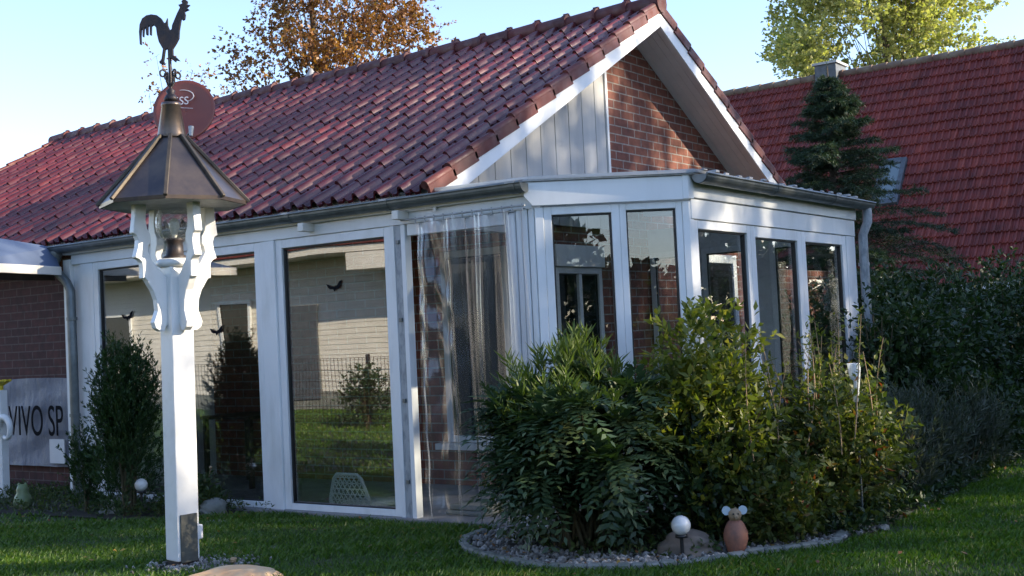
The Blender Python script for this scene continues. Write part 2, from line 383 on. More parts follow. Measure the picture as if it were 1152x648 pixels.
# bargeboards and soffits at the near gable
for sx, u in ((1, upf), (-1, upb)):
    mb = MB(); a = np.array([RX-sx*(RX-EX), Y0, EZ-.004]); b = np.array([RX, Y0, RZ-.004])
    mb.prism([a, b, b-[0, 0, .175], a-[0, 0, .15]], (0, .024, 0)); mb.build('bargeboard', M['white'], house, bevel=.002)
    mb = MB()
    for k in range(5):
        ya = Y0+.026+k*.08; mb.prism([a+[0, ya-Y0, -.112], b+[0, ya-Y0, -.112], b+[0, ya-Y0, -.128], a+[0, ya-Y0, -.128]], (0, .077, 0))
    mb.build('soffit', M['soffit'], house)
def zr(x): return EZ+(RZ-EZ)*(x-EX)/(RX-EX) if x < RX else EZ+(RZ-EZ)*(2*RX-EX-x)/(RX-EX)
mb = MB(); mb.prism([(8.4, 5.9, 0), (13.45, 5.9, 0), (13.45, 5.9, zr(13.45)-.135), (RX, 5.9, RZ-.135), (8.4, 5.9, zr(8.4)-.135)], (0, .2, 0))
mb.build('gable_wall', M['brick_x'], house)
mb = MB(); mb.prism([(7.3, 15.0, 0), (13.45, 15.0, 0), (13.45, 15.0, zr(13.45)-.135), (RX, 15.0, RZ-.135), (7.3, 15.0, zr(7.3)-.135)], (0, .2, 0))
mb.build('gable_wall', M['brick_x'], house)
mb = MB(); mb.box(8.4, 8.6, 6.1, 15.0, 0, 3.1); mb.build('side_wall', M['brick_lit'], house)
mb = MB(); mb.box(13.46, 15.6, 5.95, 6.1, 0, 2.0); mb.build('annex_wall', M['brick_x'], house)
mb = MB(); mb.box(13.25, 13.45, 6.1, 15.0, 0, 2.6); mb.build('side_wall', M['brick_y'], house)
# weathered boards covering the roof void over the glazed porch
mb = MB(); x = 6.80
while x < 9.74:
    x1 = min(x+.232, 9.76); x1 = 9.76 if 9.76-x1 < .08 else x1
    mb.prism([(x, 5.845, 2.30), (x1-.008, 5.845, 2.30), (x1-.008, 5.845, zr(x1-.008)-.13), (x, 5.845, zr(x)-.13)], (0, .02, 0)); x = x1
mb.box(6.8, 9.75, 5.868, 5.88, 2.32, 2.5)
mb.build('gable_boards', M['grey_board'], house, bevel=.003)
mb = MB(); mb.box(9.765, 9.80, 5.83, 5.895, 2.4, zr(9.78)-.14); mb.build('corner_strip', M['white'], house)
def window(parent, fr, a0, a1, z0, z1, w=.06, gm='glass', depth=.06, n0=0., name='window', pane='pane', fm='white_pvc', wb=None, wt=None):
    wb = wb or w; wt = wt or w
    mb = MB()
    mb.fbox(fr, a0, a0+w, n0-depth, n0, z0, z1); mb.fbox(fr, a1-w, a1, n0-depth, n0, z0, z1)
    mb.fbox(fr, a0+w, a1-w, n0-depth, n0, z0, z0+wb); mb.fbox(fr, a0+w, a1-w, n0-depth, n0, z1-wt, z1)
    g = .012  # dark gasket set back round the glass
    for q in ((a0+w, a0+w+g, z0+wb, z1-wt), (a1-w-g, a1-w, z0+wb, z1-wt), (a0+w+g, a1-w-g, z0+wb, z0+wb+g), (a0+w+g, a1-w-g, z1-wt-g, z1-wt)):
        mb.fbox(fr, q[0], q[1], n0-depth+.006, n0-.018, q[2], q[3], 1)
    o = mb.build(name, [M[fm], M['plastic_black']], parent, bevel=.003)
    mb = MB(); mb.fbox(fr, a0+w+g, a1-w-g, n0-depth*.6-.006, n0-depth*.6, z0+wb+g, z1-wt-g)
    p = mb.build(pane, M[gm], o)
    return o
GY = Fr((0, 5.9), (1, 0))
w1 = window(house, GY, 8.80, 9.58, .35, 1.93, .055, 'pane_black', .04, .042)
mb = MB(); mb.fbox(GY, 8.78, 9.60, 0, .07, 1.935, 2.13); mb.build('shutter_box', M['white_pvc'], w1, bevel=.004)
mb = MB(); mb.fbox(GY, 9.17, 9.22, .002, .046, .41, 1.87); mb.build('glazing_bar', M['white_pvc'], w1)
w2 = window(house, GY, 11.58, 12.48, .5, 2.12, .09, 'pane_black', .05, .052)
mb = MB(); mb.fbox(GY, 12.38, 12.40, .053, .10, 1.55, 1.60); mb.tube([GY.P(12.40, .09, 1.585), GY.P(12.30, .09, 1.585)], .01); mb.build('handle', M['plastic_black'], w2)
GX = Fr((8.4, 0), (0, -1))
w3 = window(house, GX, -6.80, -6.06, .42, 2.12, .06, 'pane_black', .05, .052)
mb = MB(); mb.fbox(GX, -6.88, -5.98, 0, .14, .36, .415); mb.build('sill', M['white_pvc'], w3, bevel=.004)
mb = MB(); mb.lathe((11.39, 11.34, 3.7), [(.05, 0), (.05, 1.12), (.09, 1.14), (.09, 1.2), (.02, 1.32), (0, 1.33)], 14); mb.build('roof_vent', M['zinc_light'], roof)

# ------------------------------------------------------------------ conservatory
cons = empty('conservatory', (6.76, 7, 0), 'white-framed glazed porch wrapping the near corner of the brick house', 'conservatory')
CA = np.array([6.76, 4.643]); CB = np.array([7.41, 3.81]); LC = float(np.linalg.norm(CB-CA))
FA = Fr((6.76, 0), (0, -1)); FC = Fr(CA, CB-CA); FB = Fr((0, 3.81), (1, 0))
XE = 10.62
mb = MB(); mb.prism([(6.70, 10.05, .0), (6.70, 4.62, .0), (7.38, 3.76, .0), (XE+.05, 3.76, .0), (XE+.05, 5.9, .0), (8.4, 5.9, .0), (8.4, 10.05, .0)], (0, 0, .035)); mb.build('floor', M['paving'], cons)
glA = [(-9.66, -8.54), (-8.47, -7.40), (-7.215, -5.97)]
for a0, a1 in glA:
    w = window(cons, FA, a0, a1, .036, 2.205, .07, 'glass_front', wb=.05)
    if a0 == -9.66:
        bats = [(9.21, 1.67)]
    elif a0 == -8.47: bats = [(8.0, 1.49)]
    else: bats = [(6.60, 1.78)]
    for by, bz in bats:
        pts = [(-.085, .035), (-.06, .03), (-.035, .012), (-.012, .018), (0, .008), (.014, .02), (.03, .022), (.055, .05), (.085, .062), (.07, .03), (.06, .005), (.04, -.008), (.02, -.004), (.0, -.028), (-.015, -.006), (-.045, -.008), (-.065, .004)]
        mb = MB(); mb.prism([FA.P(-by+x, -.028, bz+z) for x, z in pts], FA.n*.0015); mb.build('bat_sticker', M['black_print'], w)
mb = MB()
mb.fbox(FA, -9.86, -9.662, -.08, .004, 0, 2.205); mb.build('post', M['white_pvc'], cons, bevel=.003)
mb = MB(); mb.fbox(FA, -8.539, -8.471, -.06, .004, 0, 2.205); mb.build('post', M['white_pvc'], cons, bevel=.003)
mb = MB(); mb.fbox(FA, -7.399, -7.33, -.06, .004, 0, 2.205); mb.fbox(FA, -7.329, -7.216, -.06, .018, 0, 2.205); mb.build('post', M['white_pvc'], cons, bevel=.003)
mb = MB(); mb.fbox(FA, -5.968, -5.93, -.06, .01, 0, 2.205); mb.fbox(FA, -5.93, -5.86, -.05, .004, 0, 2.205, 1); mb.fbox(FA, -5.86, -5.82, -.06, .014, 0, 2.205)
for z in (.3, .9, 1.5, 2.08): mb.obox(FA.P(-5.895, .010, z), FA.d, FA.n, (0, 0, 1), .014, .008, .014, 2)
mb.build('post', [M['white_pvc'], M['galv'], M['zinc']], cons, bevel=.002)
mb = MB(); mb.fbox(FA, -4.90, -4.86, -.08, .0, 0, 2.22)
for k in range(4): mb.fbox(FA, -4.858+k*.052, -4.858+k*.052+.044, -.08, .012-.006*(k % 2), 0, 2.22)
mb.build('corner_post', M['white_pvc'], cons, bevel=.004)
mb = MB(); mb.fbox(FA, -10.10, -9.99, -.05, .02, 0, 2.26); mb.fbox(FA, -9.988, -9.862, -.05, -.02, 0, 2.24); mb.build('end_trim', M['white'], cons, bevel=.003)
mb = MB(); mb.fbox(FA, -9.98, -4.66, -.09, .012, 2.207, 2.300); mb.fbox(FA, -10.05, -4.66, -.03, .055, 2.302, 2.41)
mb.fbox(FA, -5.80, -4.91, -.05, .008, 2.12, 2.205)
mb.build('beam', M['white'], cons, bevel=.003)
for yb in (6.78, 5.80, 8.6):
    mb = MB(); mb.fbox(FA, -yb-.03, -yb+.03, .013, .14, 2.235, 2.30); mb.build('rafter_end', M['cream'], cons, bevel=.003)
# end wall by the garage and glazed end wall behind the long side
mb = MB(); mb.box(6.80, 8.4, 9.98, 10.04, 0, 2.5); mb.build('end_panel', M['white'], cons)
FE = Fr((XE, 3.87), (0, 1))
for a0, a1 in ((.0, .74), (.91, 1.45), (1.46, 2.02)):
    window(cons, FE, a0+.0, a1, .036, 2.1, .055)
mb = MB(); mb.fbox(FE, .742, .908, -.06, .0, 0, 2.1); mb.fbox(FE, -.04, 2.03, -.06, 0, 2.1, 2.33); mb.build('post', M['wood_in'], cons)
# chamfer
window(cons, FC, .055, .577, .036, 2.213, .055, 'glass'); window(cons, FC, .578, 1.012, .036, 2.213, .045, 'glass')
mb = MB(); mb.fbox(FC, -.005, .054, -.08, .006, 0, 2.213); mb.build('post', M['white_pvc'], cons, bevel=.003)
mb = MB(); mb.prism([FC.P(1.013, -.06, 0), FC.P(1.013, .006, 0), FC.P(LC+.003, .006, 0), FB.P(7.475, .004, 0), FB.P(7.475, -.06, 0)], (0, 0, 2.213)); mb.build('corner_post', M['white_pvc'], cons, bevel=.003)
mb = MB(); mb.prism([FC.P(-.075, .008, 2.385), FC.P(-.075, .008, 2.29), FC.P(-.02, .008, 2.222), FC.P(LC, .008, 2.222), FC.P(LC, .008, 2.385)], FC.n*.024); mb.build('fascia', M['white'], cons, bevel=.003)
# long side
for a0, a1 in ((7.477, 8.40), (8.402, 9.385), (9.387, 10.40)):
    window(cons, FB, a0, a1, .036, 2.088, .062 if a0 < 8 else .085)
mb = MB(); mb.fbox(FB, 10.402, 10.62, -.06, .006, 0, 2.088); mb.build('post', M['white_pvc'], cons, bevel=.003)
mb = MB(); mb.fbox(FB, 7.43, 10.62, -.06, .012, 2.091, 2.232); mb.fbox(FB, 7.43, 10.62, -.06, .03, 2.236, 2.40); mb.build('fascia', M['white'], cons, bevel=.004)
mb = MB(); mb.prism([FC.P(LC-.04, .012, 2.226), FC.P(LC-.04, .036, 2.226), FC.P(LC+.0, .034, 2.226), FB.P(7.44, .034, 2.226), FB.P(7.44, .0, 2.226)], (0, 0, .17)); mb.build('fascia_corner', M['white'], cons, bevel=.003)
# roof of the porch corner
def zroof(x, y): return 2.402
P = [(6.70, 4.64, 2.402), (7.37, 3.73, 2.402), (XE+.12, 3.73, 2.402), (XE+.12, 5.87, 2.56), (8.2, 5.87, 2.56), (6.70, 5.84, 2.42)]
mb = MB(); t = np.array([0, 0, .022])
vs = [np.array(p) for p in P]+[np.array(p)+t for p in P]
mb.add(vs, [(0, 5, 4), (0, 4, 1), (1, 4, 3), (1, 3, 2), (6, 10, 11), (6, 7, 10), (7, 9, 10), (7, 8, 9)]+[[i, (i+1) % 6, 6+(i+1) % 6, 6+i] for i in range(6)])
m = bpy.data.materials.new('translucent_sheet'); m.use_nodes = True; t_ = m.node_tree; t_.nodes.remove(t_.nodes['Principled BSDF'])
ta = nd(t_, 'ShaderNodeBsdfTransparent'); ta.inputs[0].default_value = (.8, .84, .84, 1); tb = nd(t_, 'ShaderNodeBsdfTranslucent'); tb.inputs[0].default_value = (.75, .78, .78, 1)
tc_ = nd(t_, 'ShaderNodeBsdfDiffuse'); tc_.inputs[0].default_value = (.5, .5, .5, 1); m1_ = nd(t_, 'ShaderNodeMixShader'); m2_ = nd(t_, 'ShaderNodeMixShader'); m1_.inputs[0].default_value = .5; m2_.inputs[0].default_value = .25
t_.links.new(ta.outputs[0], m1_.inputs[1]); t_.links.new(tb.outputs[0], m1_.inputs[2]); t_.links.new(m1_.outputs[0], m2_.inputs[1]); t_.links.new(tc_.outputs[0], m2_.inputs[2]); t_.links.new(m2_.outputs[0], t_.nodes['Material Output'].inputs[0])
mb.build('porch_roof', m, cons)
mb = MB(); mb.prism([FC.P(-.08, .045, 2.388), FC.P(LC+.03, .045, 2.388), FC.P(LC+.03, .0, 2.388), FC.P(-.08, .0, 2.388)], (0, 0, .016)); mb.fbox(FB, 7.4, XE+.1, .005, .075, 2.405, 2.425)
rs = random.Random(2)
for k in range(16): mb.fbox(FB, 7.5+k*.2, 7.5+k*.2+.06, .01+rs.random()*.05, .05+rs.random()*.04, 2.426, 2.436+rs.random()*.012)
mb.build('roof_edge', M['zinc_light'], cons, bevel=.003)
mb = MB()   # rafters under the porch roof
for x in (7.6, 8.3, 9.0, 9.7, 10.4): mb.hexa([(x, 3.86, 2.31), (x+.07, 3.86, 2.31), (x+.07, 5.85, 2.46), (x, 5.85, 2.46), (x, 3.86, 2.395), (x+.07, 3.86, 2.395), (x+.07, 5.85, 2.55), (x, 5.85, 2.55)])
mb.box(7.1, 8.35, 5.80, 5.88, 2.2, 2.40)
mb.build('rafters', M['wood_in'], cons)
mb = MB(); mb.add([(6.8, 5.86, 2.44), (8.39, 5.86, 2.70), (8.39, 10.0, 2.70), (6.8, 10.0, 2.44)], [(0, 1, 2, 3)]); mb.build('ceiling', M['wood_in'], cons, solid=.01)
def gutter(fr, a0, a1, z, parent, r=.062, n0=.085, joints=()):
    mb = MB(); sec = []
    K = 10
    for k in range(K+1): a = math.pi*k/K; sec.append((n0-r*math.cos(a), z-r*math.sin(a)))
    for k in range(K+1): a = math.pi*(K-k)/K; sec.append((n0-(r-.004)*math.cos(a), z-(r-.004)*math.sin(a)))
    mb.prism([fr.P(a0, n, zz) for n, zz in sec], fr.d*(a1-a0))
    mb.tube([fr.P(a0, n0+r, z+.004), fr.P(a1, n0+r, z+.004)], .009, 8)
    for e in (a0, a1): mb.prism([fr.P(e, n, zz) for n, zz in sec[:K+1]], fr.d*.004)
    for j in joints:
        s2 = [(n0-(r+.005)*math.cos(math.pi*k/K), z-(r+.005)*math.sin(math.pi*k/K)) for k in range(K+1)]+[(n0-(r+.001)*math.cos(math.pi*(K-k)/K), z-(r+.001)*math.sin(math.pi*(K-k)/K)) for k in range(K+1)]
        mb.prism([fr.P(j, n, zz) for n, zz in s2], fr.d*.05); mb.fbox(fr, j-.02, j+.06, n0-r, n0+r+.012, z+.002, z+.016, 1)
    mb.fbox(fr, a0-.01, a1-.02, .005, .06, z+.005, z+.03, 1)
    return mb.build('gutter', [M['zinc'], M['zinc_light']], parent)
gutter(FA, -10.24, -4.66, 2.378, cons, joints=(-6.95, -5.92, -8.6, -4.76))
gutter(FB, 7.40, XE+.16, 2.385, cons, n0=.10, joints=(8.6, 9.8))
mb = MB(); x = 6.67
mb.tube([(x, 10.12, 2.34), (x, 10.12, 2.2), (x+.01, 10.08, 2.13), (x+.02, 9.97, 2.04), (x+.03, 9.93, 1.96), (x+.03, 9.925, 1.2), (x+.03, 9.925, .03)], .042, 12)
mb.lathe((x, 10.12, 2.22), [(.035, 0), (.07, .08), (.07, .12)], 14)
for z in (1.68, .78): mb.tube([(x+.03, 9.925, z), (x+.03, 9.925, z+.03)], .05, 12)
mb.build('downpipe', M['zinc'], cons)
mb = MB(); xx = XE+.07
mb.tube([(xx, 3.70, 2.34), (xx, 3.70, 2.22), (xx-.02, 3.745, 2.1), (xx-.02, 3.75, .03)], .042, 12)
for z in (1.82, .9): mb.tube([(xx-.02, 3.75, z), (xx-.02, 3.75, z+.03)], .05, 12)
mb.build('downpipe', M['galv'], cons)

# clear plastic curtain in the porch opening
ys = np.linspace(5.68, 4.70, 260); nz = 70
mb = MB(); vs = []; rr = np.random.default_rng(8)
ph = rr.random(6)*6.3
for j in range(nz):
    z = .03+(2.225-.03)*j/(nz-1); f = 1-.35*(j/(nz-1))
    for i, yy in enumerate(ys):
        s = (5.68-yy)
        fold = .022*math.sin(s*24+ph[0]+.25*math.sin(z*1.3))+.010*math.sin(s*47+ph[1]+z*.5)
        u_ = abs(s-.16); crk = .010*math.exp(-(u_/.16)**2)*math.sin(z*11+s*19+2*math.sin(z*4.1))+.004*math.exp(-(u_/.2)**2)*math.sin(z*19-s*23)
        if .44 < s < .47: fold += .03
        vs.append((6.69+fold*f+crk, yy+.012*math.sin(z*2.3+s*9), z-(.035*abs(math.sin(s*15+.6)) if j == nz-1 else 0)))
n = len(ys)
mb.add(vs, [(j*n+i, j*n+i+1, (j+1)*n+i+1, (j+1)*n+i) for j in range(nz-1) for i in range(n-1)], 0, True)
cur = mb.build('plastic_curtain', M['film'], None, origin=(6.69, 5.2, 0)); tag(cur, 'crumpled clear plastic curtain hanging in the open doorway of the white porch', 'curtain')
rod = MB(); rod.tube([(6.69, 5.80, 2.23), (6.69, 4.68, 2.23)], .007, 8)
for k in range(12): rod.tube([(6.69, 5.66-k*.087, 2.243), (6.69, 5.66-k*.087, 2.195)], .006, 6)
rod.build('rail', M['zinc_light'], cur)

# ------------------------------------------------------------------ things inside the porch
def wicker_chair(x, y, ang):
    root = empty('wicker_chair', (x, y, .035), 'white woven wicker chair with its back against the big window pane', 'chair')
    ca, sa = math.cos(ang), math.sin(ang)
    def W(a, b, z): return np.array([x+a*ca-b*sa, y+a*sa+b*ca, z+.035])
    mb = MB()   # back: tapered openwork panel, local a = across, b = back
    out = [(-.20, .0), (-.215, .06), (-.15, .235), (-.11, .27), (.11, .27), (.15, .235), (.215, .06), (.20, .0)]
    B = lambda a, z: W(a, -.05*z-.02*math.cos(a*7), z)
    mb.tube([B(a, z) for a, z in out], .014, 8)
    mb.build('back_frame', M['rattan'], root)
    mb = MB()
    def half(z): return np.interp(z, [0, .06, .235, .27], [.20, .21, .15, .11])
    for k in range(-9, 14):
        for sgn in (1, -1):
            p = []
            for q in range(28):
                z = q*.01; a = sgn*(k*.05-.10+z*.75)
                if abs(a) < half(z): p.append(B(a, z))
            if len(p) > 2: mb.tube(p, .0048, 5)
    for k in range(6):
        z = .02+k*.045; mb.tube([B(a, z) for a in np.linspace(-half(z), half(z), 8)], .0045, 5)
    mb.build('back_weave', M['rattan'], root)
    mb = MB()
    mb.lathe(W(0, .25, -.02), [(0, .0), (.21, .0), (.24, .02), (.24, .05), (0, .055)], 20)
    mb.build('seat', M['rattan'], root)
    for a, b in ((-.15, .1), (.15, .1), (-.15, .4), (.15, .4)):
        pass
    return root
wicker_chair(6.99, 6.72, R_(-90))
def table(x, y):
    root = empty('side_table', (x, y, .035), 'small dark wooden table inside the porch behind the glass', 'table')
    mb = MB(); mb.box(x-.3, x+.3, y-.35, y+.35, .68, .71); mb.build('table_top', M['dark_wood'], root, bevel=.004)
    for sx in (-.26, .26):
        for sy in (-.31, .31):
            mb = MB(); mb.box(x+sx-.02, x+sx+.02, y+sy-.02, y+sy+.02, .035, .68); mb.build('leg', M['dark_wood'], root)
table(7.9, 8.9)
mb = MB(); mb.box(6.95, 7.35, 5.35, 5.72, .036, .07); mb.box(6.97, 7.33, 5.37, 5.70, .071, .11)
o = mb.build('stone_slab', M['kerb'], None, bevel=.01); tag(o, 'low stack of two pale stone slabs on the porch floor behind the plastic curtain', 'slab')

# ------------------------------------------------------------------ garage wall, canopy, banner at the far left
gar = empty('garage', (7.2, 12, 0), 'dark brick annex wall under the blue canopy beside the white porch', 'garage')
mb = MB(); mb.box(7.2, 7.29, 10.06, 18.5, 0, 2.36); mb.build('wall', M['brick_garage'], gar)
can = empty('canopy', (6.2, 10.3, 2.1), 'blue sheet canopy with a cream fascia over the dark brick wall', 'canopy')
E1, E2, T1, T2 = atD(0, 297, 10.3), atD(67, 300.7, 11.2), atD(0, 268, 11.1), atD(60, 278, 11.45)
E1 = E1+(E1-E2)*.5; T1 = T1+(T1-T2)*.5
dn = np.array([0, 0, -.012])
mb = MB(); mb.hexa([E1+dn, E2+dn, T2+dn, T1+dn, E1, E2, T2, T1]); mb.build('roof_sheet', M['blue_sheet'], can)
mb = MB(); f = nrm(E2-E1); nn = np.array([f[1], -f[0], 0])*.02
mb.hexa([E1+[0, 0, -.075]+nn, E2+[0, 0, -.075]+nn, E2+[0, 0, -.075], E1+[0, 0, -.075], E1+[0, 0, .004]+nn, E2+[0, 0, .004]+nn, E2+[0, 0, .004], E1+[0, 0, .004]])
mb.build('fascia', M['cream'], can, bevel=.003)
mb = MB(); mb.hexa([T1+[0, 0, -.42], T2+[0, 0, -.32], T2+[.02, .02, -.32], T1+[.02, .02, -.42], T1+[0, 0, -.016], T2+[0, 0, -.016], T2+[.02, .02, -.016], T1+[.02, .02, -.016]]); mb.build('rear_beam', M['dark_wood'], can)
ban = MB(); vs = []
ny, nz = 60, 26
for j in range(nz):
    for i in range(ny):
        yy = 10.30+i*.05; zz = .24+.88*j/(nz-1)
        vs.append((7.13+.012*math.sin(yy*9+zz*4)+.008*math.sin(zz*21+yy*5)+.006*math.sin(yy*31), yy, zz-.02*math.sin(yy*2.1)*(j/(nz-1))))
ban.add(vs, [(j*ny+i+1, j*ny+i, (j+1)*ny+i, (j+1)*ny+i+1) for j in range(nz-1) for i in range(ny-1)], 0, True)
banner = ban.build('banner', M['silver'], None, origin=(7.13, 11, .24)); tag(banner, 'crinkled silver sheet with black hand lettering on the dark brick wall', 'banner')
def text_mesh(body, size, loc, xdir, ydir, mat, parent, name, depth=.003, squeeze=1.):
    cu = bpy.data.curves.new(name, 'FONT'); cu.body = body; cu.size = size; cu.extrude = depth; cu.align_x = 'CENTER'; cu.align_y = 'CENTER'
    tmp = bpy.data.objects.new(name+'_tmp', cu); COL.objects.link(tmp)
    dg = bpy.context.evaluated_depsgraph_get(); me = bpy.data.meshes.new_from_object(tmp.evaluated_get(dg))
    bpy.data.objects.remove(tmp); bpy.data.curves.remove(cu)
    me.name = name
    xd, yd = nrm(xdir), nrm(ydir); zd = np.cross(xd, yd)
    n = len(me.vertices); co = np.empty(n*3); me.vertices.foreach_get('co', co); co = co.reshape(-1, 3)
    co = np.array(loc)+co[:, :1]*squeeze*xd+co[:, 1:2]*yd+co[:, 2:]*zd
    me.vertices.foreach_set('co', co.ravel()); me.update()
    for m in list(me.materials): pass
    me.materials.clear()
    return link(name, me, mat, parent)
text_mesh('VIVO SP', .44, (7.07, float(onX(44, 483, 7.07)[1])+.06, .69), (0, -1, 0), (0, 0, 1), M['black_print'], banner, 'lettering', .002, .62)
mb = MB(); mb.fbox(Fr((7.1, 0), (0, -1)), -10.95, -10.70, 0, .012, .28, .52); o = mb.build('paper_sheet', M['soffit'], banner)
gp = empty('garden_post', (6.55, 11.0, 0), 'pale wooden garden post with a curled white bracket and a yellow flower on top', 'post')
p = onX(4, 520, 6.55); gp_y = p[1]
ROOT[gp.name] = np.array([6.55, gp_y, 0.]); gp.location = (6.55, gp_y, 0)
mb = MB(); mb.box(6.51, 6.59, gp_y-.04, gp_y+.05, 0, 1.05); mb.build('shaft', M['lamp_white'], gp, bevel=.006)
c = np.array([6.50, gp_y-.13, .66]); pts = []
for k in range(22):
    a = R_(-120+k*15); r = .055+.0045*k; pts.append(c+np.array([0, -math.cos(a)*r*.9, math.sin(a)*r*1.1]))
mb = MB(); mb.tube(pts, [.018+.0012*k for k in range(22)], 8); mb.build('bracket', M['lamp_white'], gp)
mb = MB()
for k in range(9):
    a = k*.698; mb.obox((6.55+.05*math.cos(a), gp_y+.05*math.sin(a), 1.12), (math.cos(a), math.sin(a), .5), (-math.sin(a), math.cos(a), 0), (0, 0, 1), .05, .022, .008)
mb.tube([(6.55, gp_y, 1.05), (6.55, gp_y, 1.12)], .02)
mb.build('flower', M['yellow'], gp)

# ------------------------------------------------------------------ garden lamp with weathercock
FW = nrm([.811, .584, 0]); RT = np.array([FW[1], -FW[0], 0])
LC0 = onZ(200.8, 641)+FW*.106
LC0[2] = 0
lamp = empty('garden_lamp', LC0, 'white wooden lamp post with scalloped brackets and a copper hat topped by a rooster', 'lamp post')
dA = nrm(RT-FW); dB = nrm(-RT-FW); UP = np.array([0, 0, 1.])
def lp(u, v): r = ray(u, v); return C0+r*((LC0-C0)@FW)/(r@FW)
h = .076
mb = MB(); c = [LC0+dA*h+dB*h, LC0+dA*h-dB*h, LC0-dA*h-dB*h, LC0-dA*h+dB*h]
mb.prism([p+UP*.045 for p in c], (0, 0, 1.835)); mb.build('post', M['lamp_white'], lamp, bevel=.008, seg=2)
mb = MB(); mb.prism([LC0+(p-LC0)*.93+UP*.0 for p in c], (0, 0, .046)); mb.build('post_foot', M['iron'], lamp)
mb = MB(); mb.obox(LC0+dA*(h+.006)+UP*.185, dB, dA, UP, .058, .006, .148); mb.build('service_door', M['plate'], lamp, bevel=.003)
mb = MB(); mb.obox(LC0-dB*(h+.03)+UP*.20-dA*.02, dB, dA, UP, .03, .04, .045); mb.build('socket_box', M['white_pvc'], lamp, bevel=.006)
mb = MB(); mb.lathe(LC0, [(0, 1.88), (.10, 1.88), (.118, 1.892), (.118, 1.915), (.10, 1.93), (0, 1.93)], 24); mb.build('collar', M['lamp_white'], lamp)
outp = [(185, 60), (187, 112), (197, 185), (181, 194), (174, 215), (177, 245), (190, 288), (172, 296), (158, 308), (146, 335), (146, 352), (150, 378), (122, 376), (108, 388), (101, 404), (88, 430), (77, 470), (74, 515), (82, 545), (88, 565), (82, 590), (66, 604), (50, 604)]
inp = [(48, 590), (37, 570), (37, 372), (60, 345), (86, 305), (104, 262), (100, 238), (92, 222), (93, 190), (104, 165), (108, 130), (104, 60)]
for d_ in (dA, dB, -dA, -dB):
    pts = [LC0+d_*(dx*(.00192 if dx < 110 else .00192*(1-.22*min(1, (dx-110)/50))))+UP*(2.268-(y-60)*.001457) for dx, y in outp+inp]
    side = np.cross(d_, UP); mb = MB(); mb.prism([p-side*.027 for p in pts], side*.054)
    mb.build('bracket', M['lamp_white'], lamp, bevel=.006, seg=2)
mb = MB(); mb.lathe(LC0, [(.0, 1.931), (.075, 1.931), (.075, 1.945), (.055, 1.955), (.05, 2.03), (.06, 2.045), (.06, 2.06), (0, 2.06)], 20); mb.build('lamp_holder', M['iron'], lamp)
mb = MB()
prof = [(.058, 2.05), (.085, 2.07), (.108, 2.11), (.116, 2.15), (.112, 2.20), (.098, 2.235), (.09, 2.25)]
mb.lathe(LC0, prof, 32); sh = mb.build('lamp_glass', M['glass_lamp'], lamp)
mb = MB(); mb.lathe(LC0, [(.012, 2.06), (.02, 2.09), (.034, 2.13), (.034, 2.16), (.02, 2.185), (0, 2.19)], 16); mb.build('bulb', M['globe'], sh)
# eight-sided hat
ang0 = math.atan2(RT[1], RT[0]); ph = -math.pi/2+R_(10)+ang0
prof = [(.452, 2.262), (.455, 2.285), (.080, 2.70), (.078, 2.73)]
mb = MB(); mb.lathe(LC0, prof, 8, 0, False, ph); mb.lathe(LC0, [(0, 2.262), (.44, 2.262)], 8, 1, False, ph)
hat = mb.build('hat', [M['bronze'], M['zinc_light']], lamp)
mb = MB()
for k in range(8):
    a = ph+k*math.pi/4; d_ = np.array([math.cos(a), math.sin(a), 0]); s_ = np.array([-d_[1], d_[0], 0])
    p0, p1 = LC0+d_*.463+UP*2.277, LC0+d_*.085+UP*2.705; ax = nrm(p1-p0); L = np.linalg.norm(p1-p0)
    mb.obox((p0+p1)/2+np.cross(ax, s_)*-.006, ax, s_, np.cross(ax, s_), L/2, .012, .011)
mb.build('seam', M['bronze_light'], hat, bevel=.003)
mb = MB(); mb.lathe(LC0, [(.086, 2.70), (.088, 2.72), (.058, 2.90), (.063, 2.905), (.058, 2.925), (.0, 2.93)], 20); mb.build('neck', M['bronze'], lamp)
mb = MB(); mb.tube([LC0+UP*2.9, LC0+UP*3.02, LC0+UP*3.36], [.02, .012, .008], 8)
mb.lathe(LC0, [(0, 2.93), (.04, 2.935), (.045, 2.95), (.03, 2.975), (.022, 2.98), (.03, 3.0), (.01, 3.02)], 14)
mb.build('mast', M['iron'], lamp)
for d_ in (dA, dB, -dA, -dB):
    pts = [LC0+d_*.012+UP*3.03, LC0+d_*.028+UP*3.06]
    for k in range(18):
        t = k/17; a = R_(200-t*400); r = .026*(1-.5*t); pts.append(LC0+d_*(.052+r*math.cos(a))+UP*(3.105+r*1.1*math.sin(a)))
    mb = MB(); mb.tube(pts, .006, 6); mb.build('scroll', M['iron'], lamp)
cock = [(480, -4), (462, 12), (471, 30), (437, 42), (452, 62), (428, 110), (405, 165), (388, 205), (384, 238), (370, 246), (353, 205), (350, 145), (336, 183), (325, 190), (300, 150), (265, 125), (220, 118), (180, 126), (145, 152), (125, 200), (120, 260), (127, 362), (141, 364), (138, 290), (141, 240), (149, 236), (149, 300), (160, 302), (164, 236), (174, 225), (178, 285), (194, 287), (195, 216), (206, 210), (208, 286), (221, 288), (223, 214), (240, 205), (258, 226), (265, 280), (280, 340), (305, 384), (314, 398), (308, 440), (301, 486), (283, 500), (288, 516), (333, 528), (322, 495), (334, 404), (352, 398), (358, 560), (370, 560), (370, 475), (380, 474), (410, 502), (422, 504), (418, 490), (455, 496), (425, 466), (398, 450), (396, 398), (425, 352), (445, 312), (448, 250), (456, 200), (463, 156), (476, 168), (492, 158), (497, 122), (490, 97), (528, 80), (506, 66), (534, 42), (508, 40), (515, 12), (498, 2), (494, -14)]
pts = [lp(140+x/7.2, y/7.2) for x, y in cock]
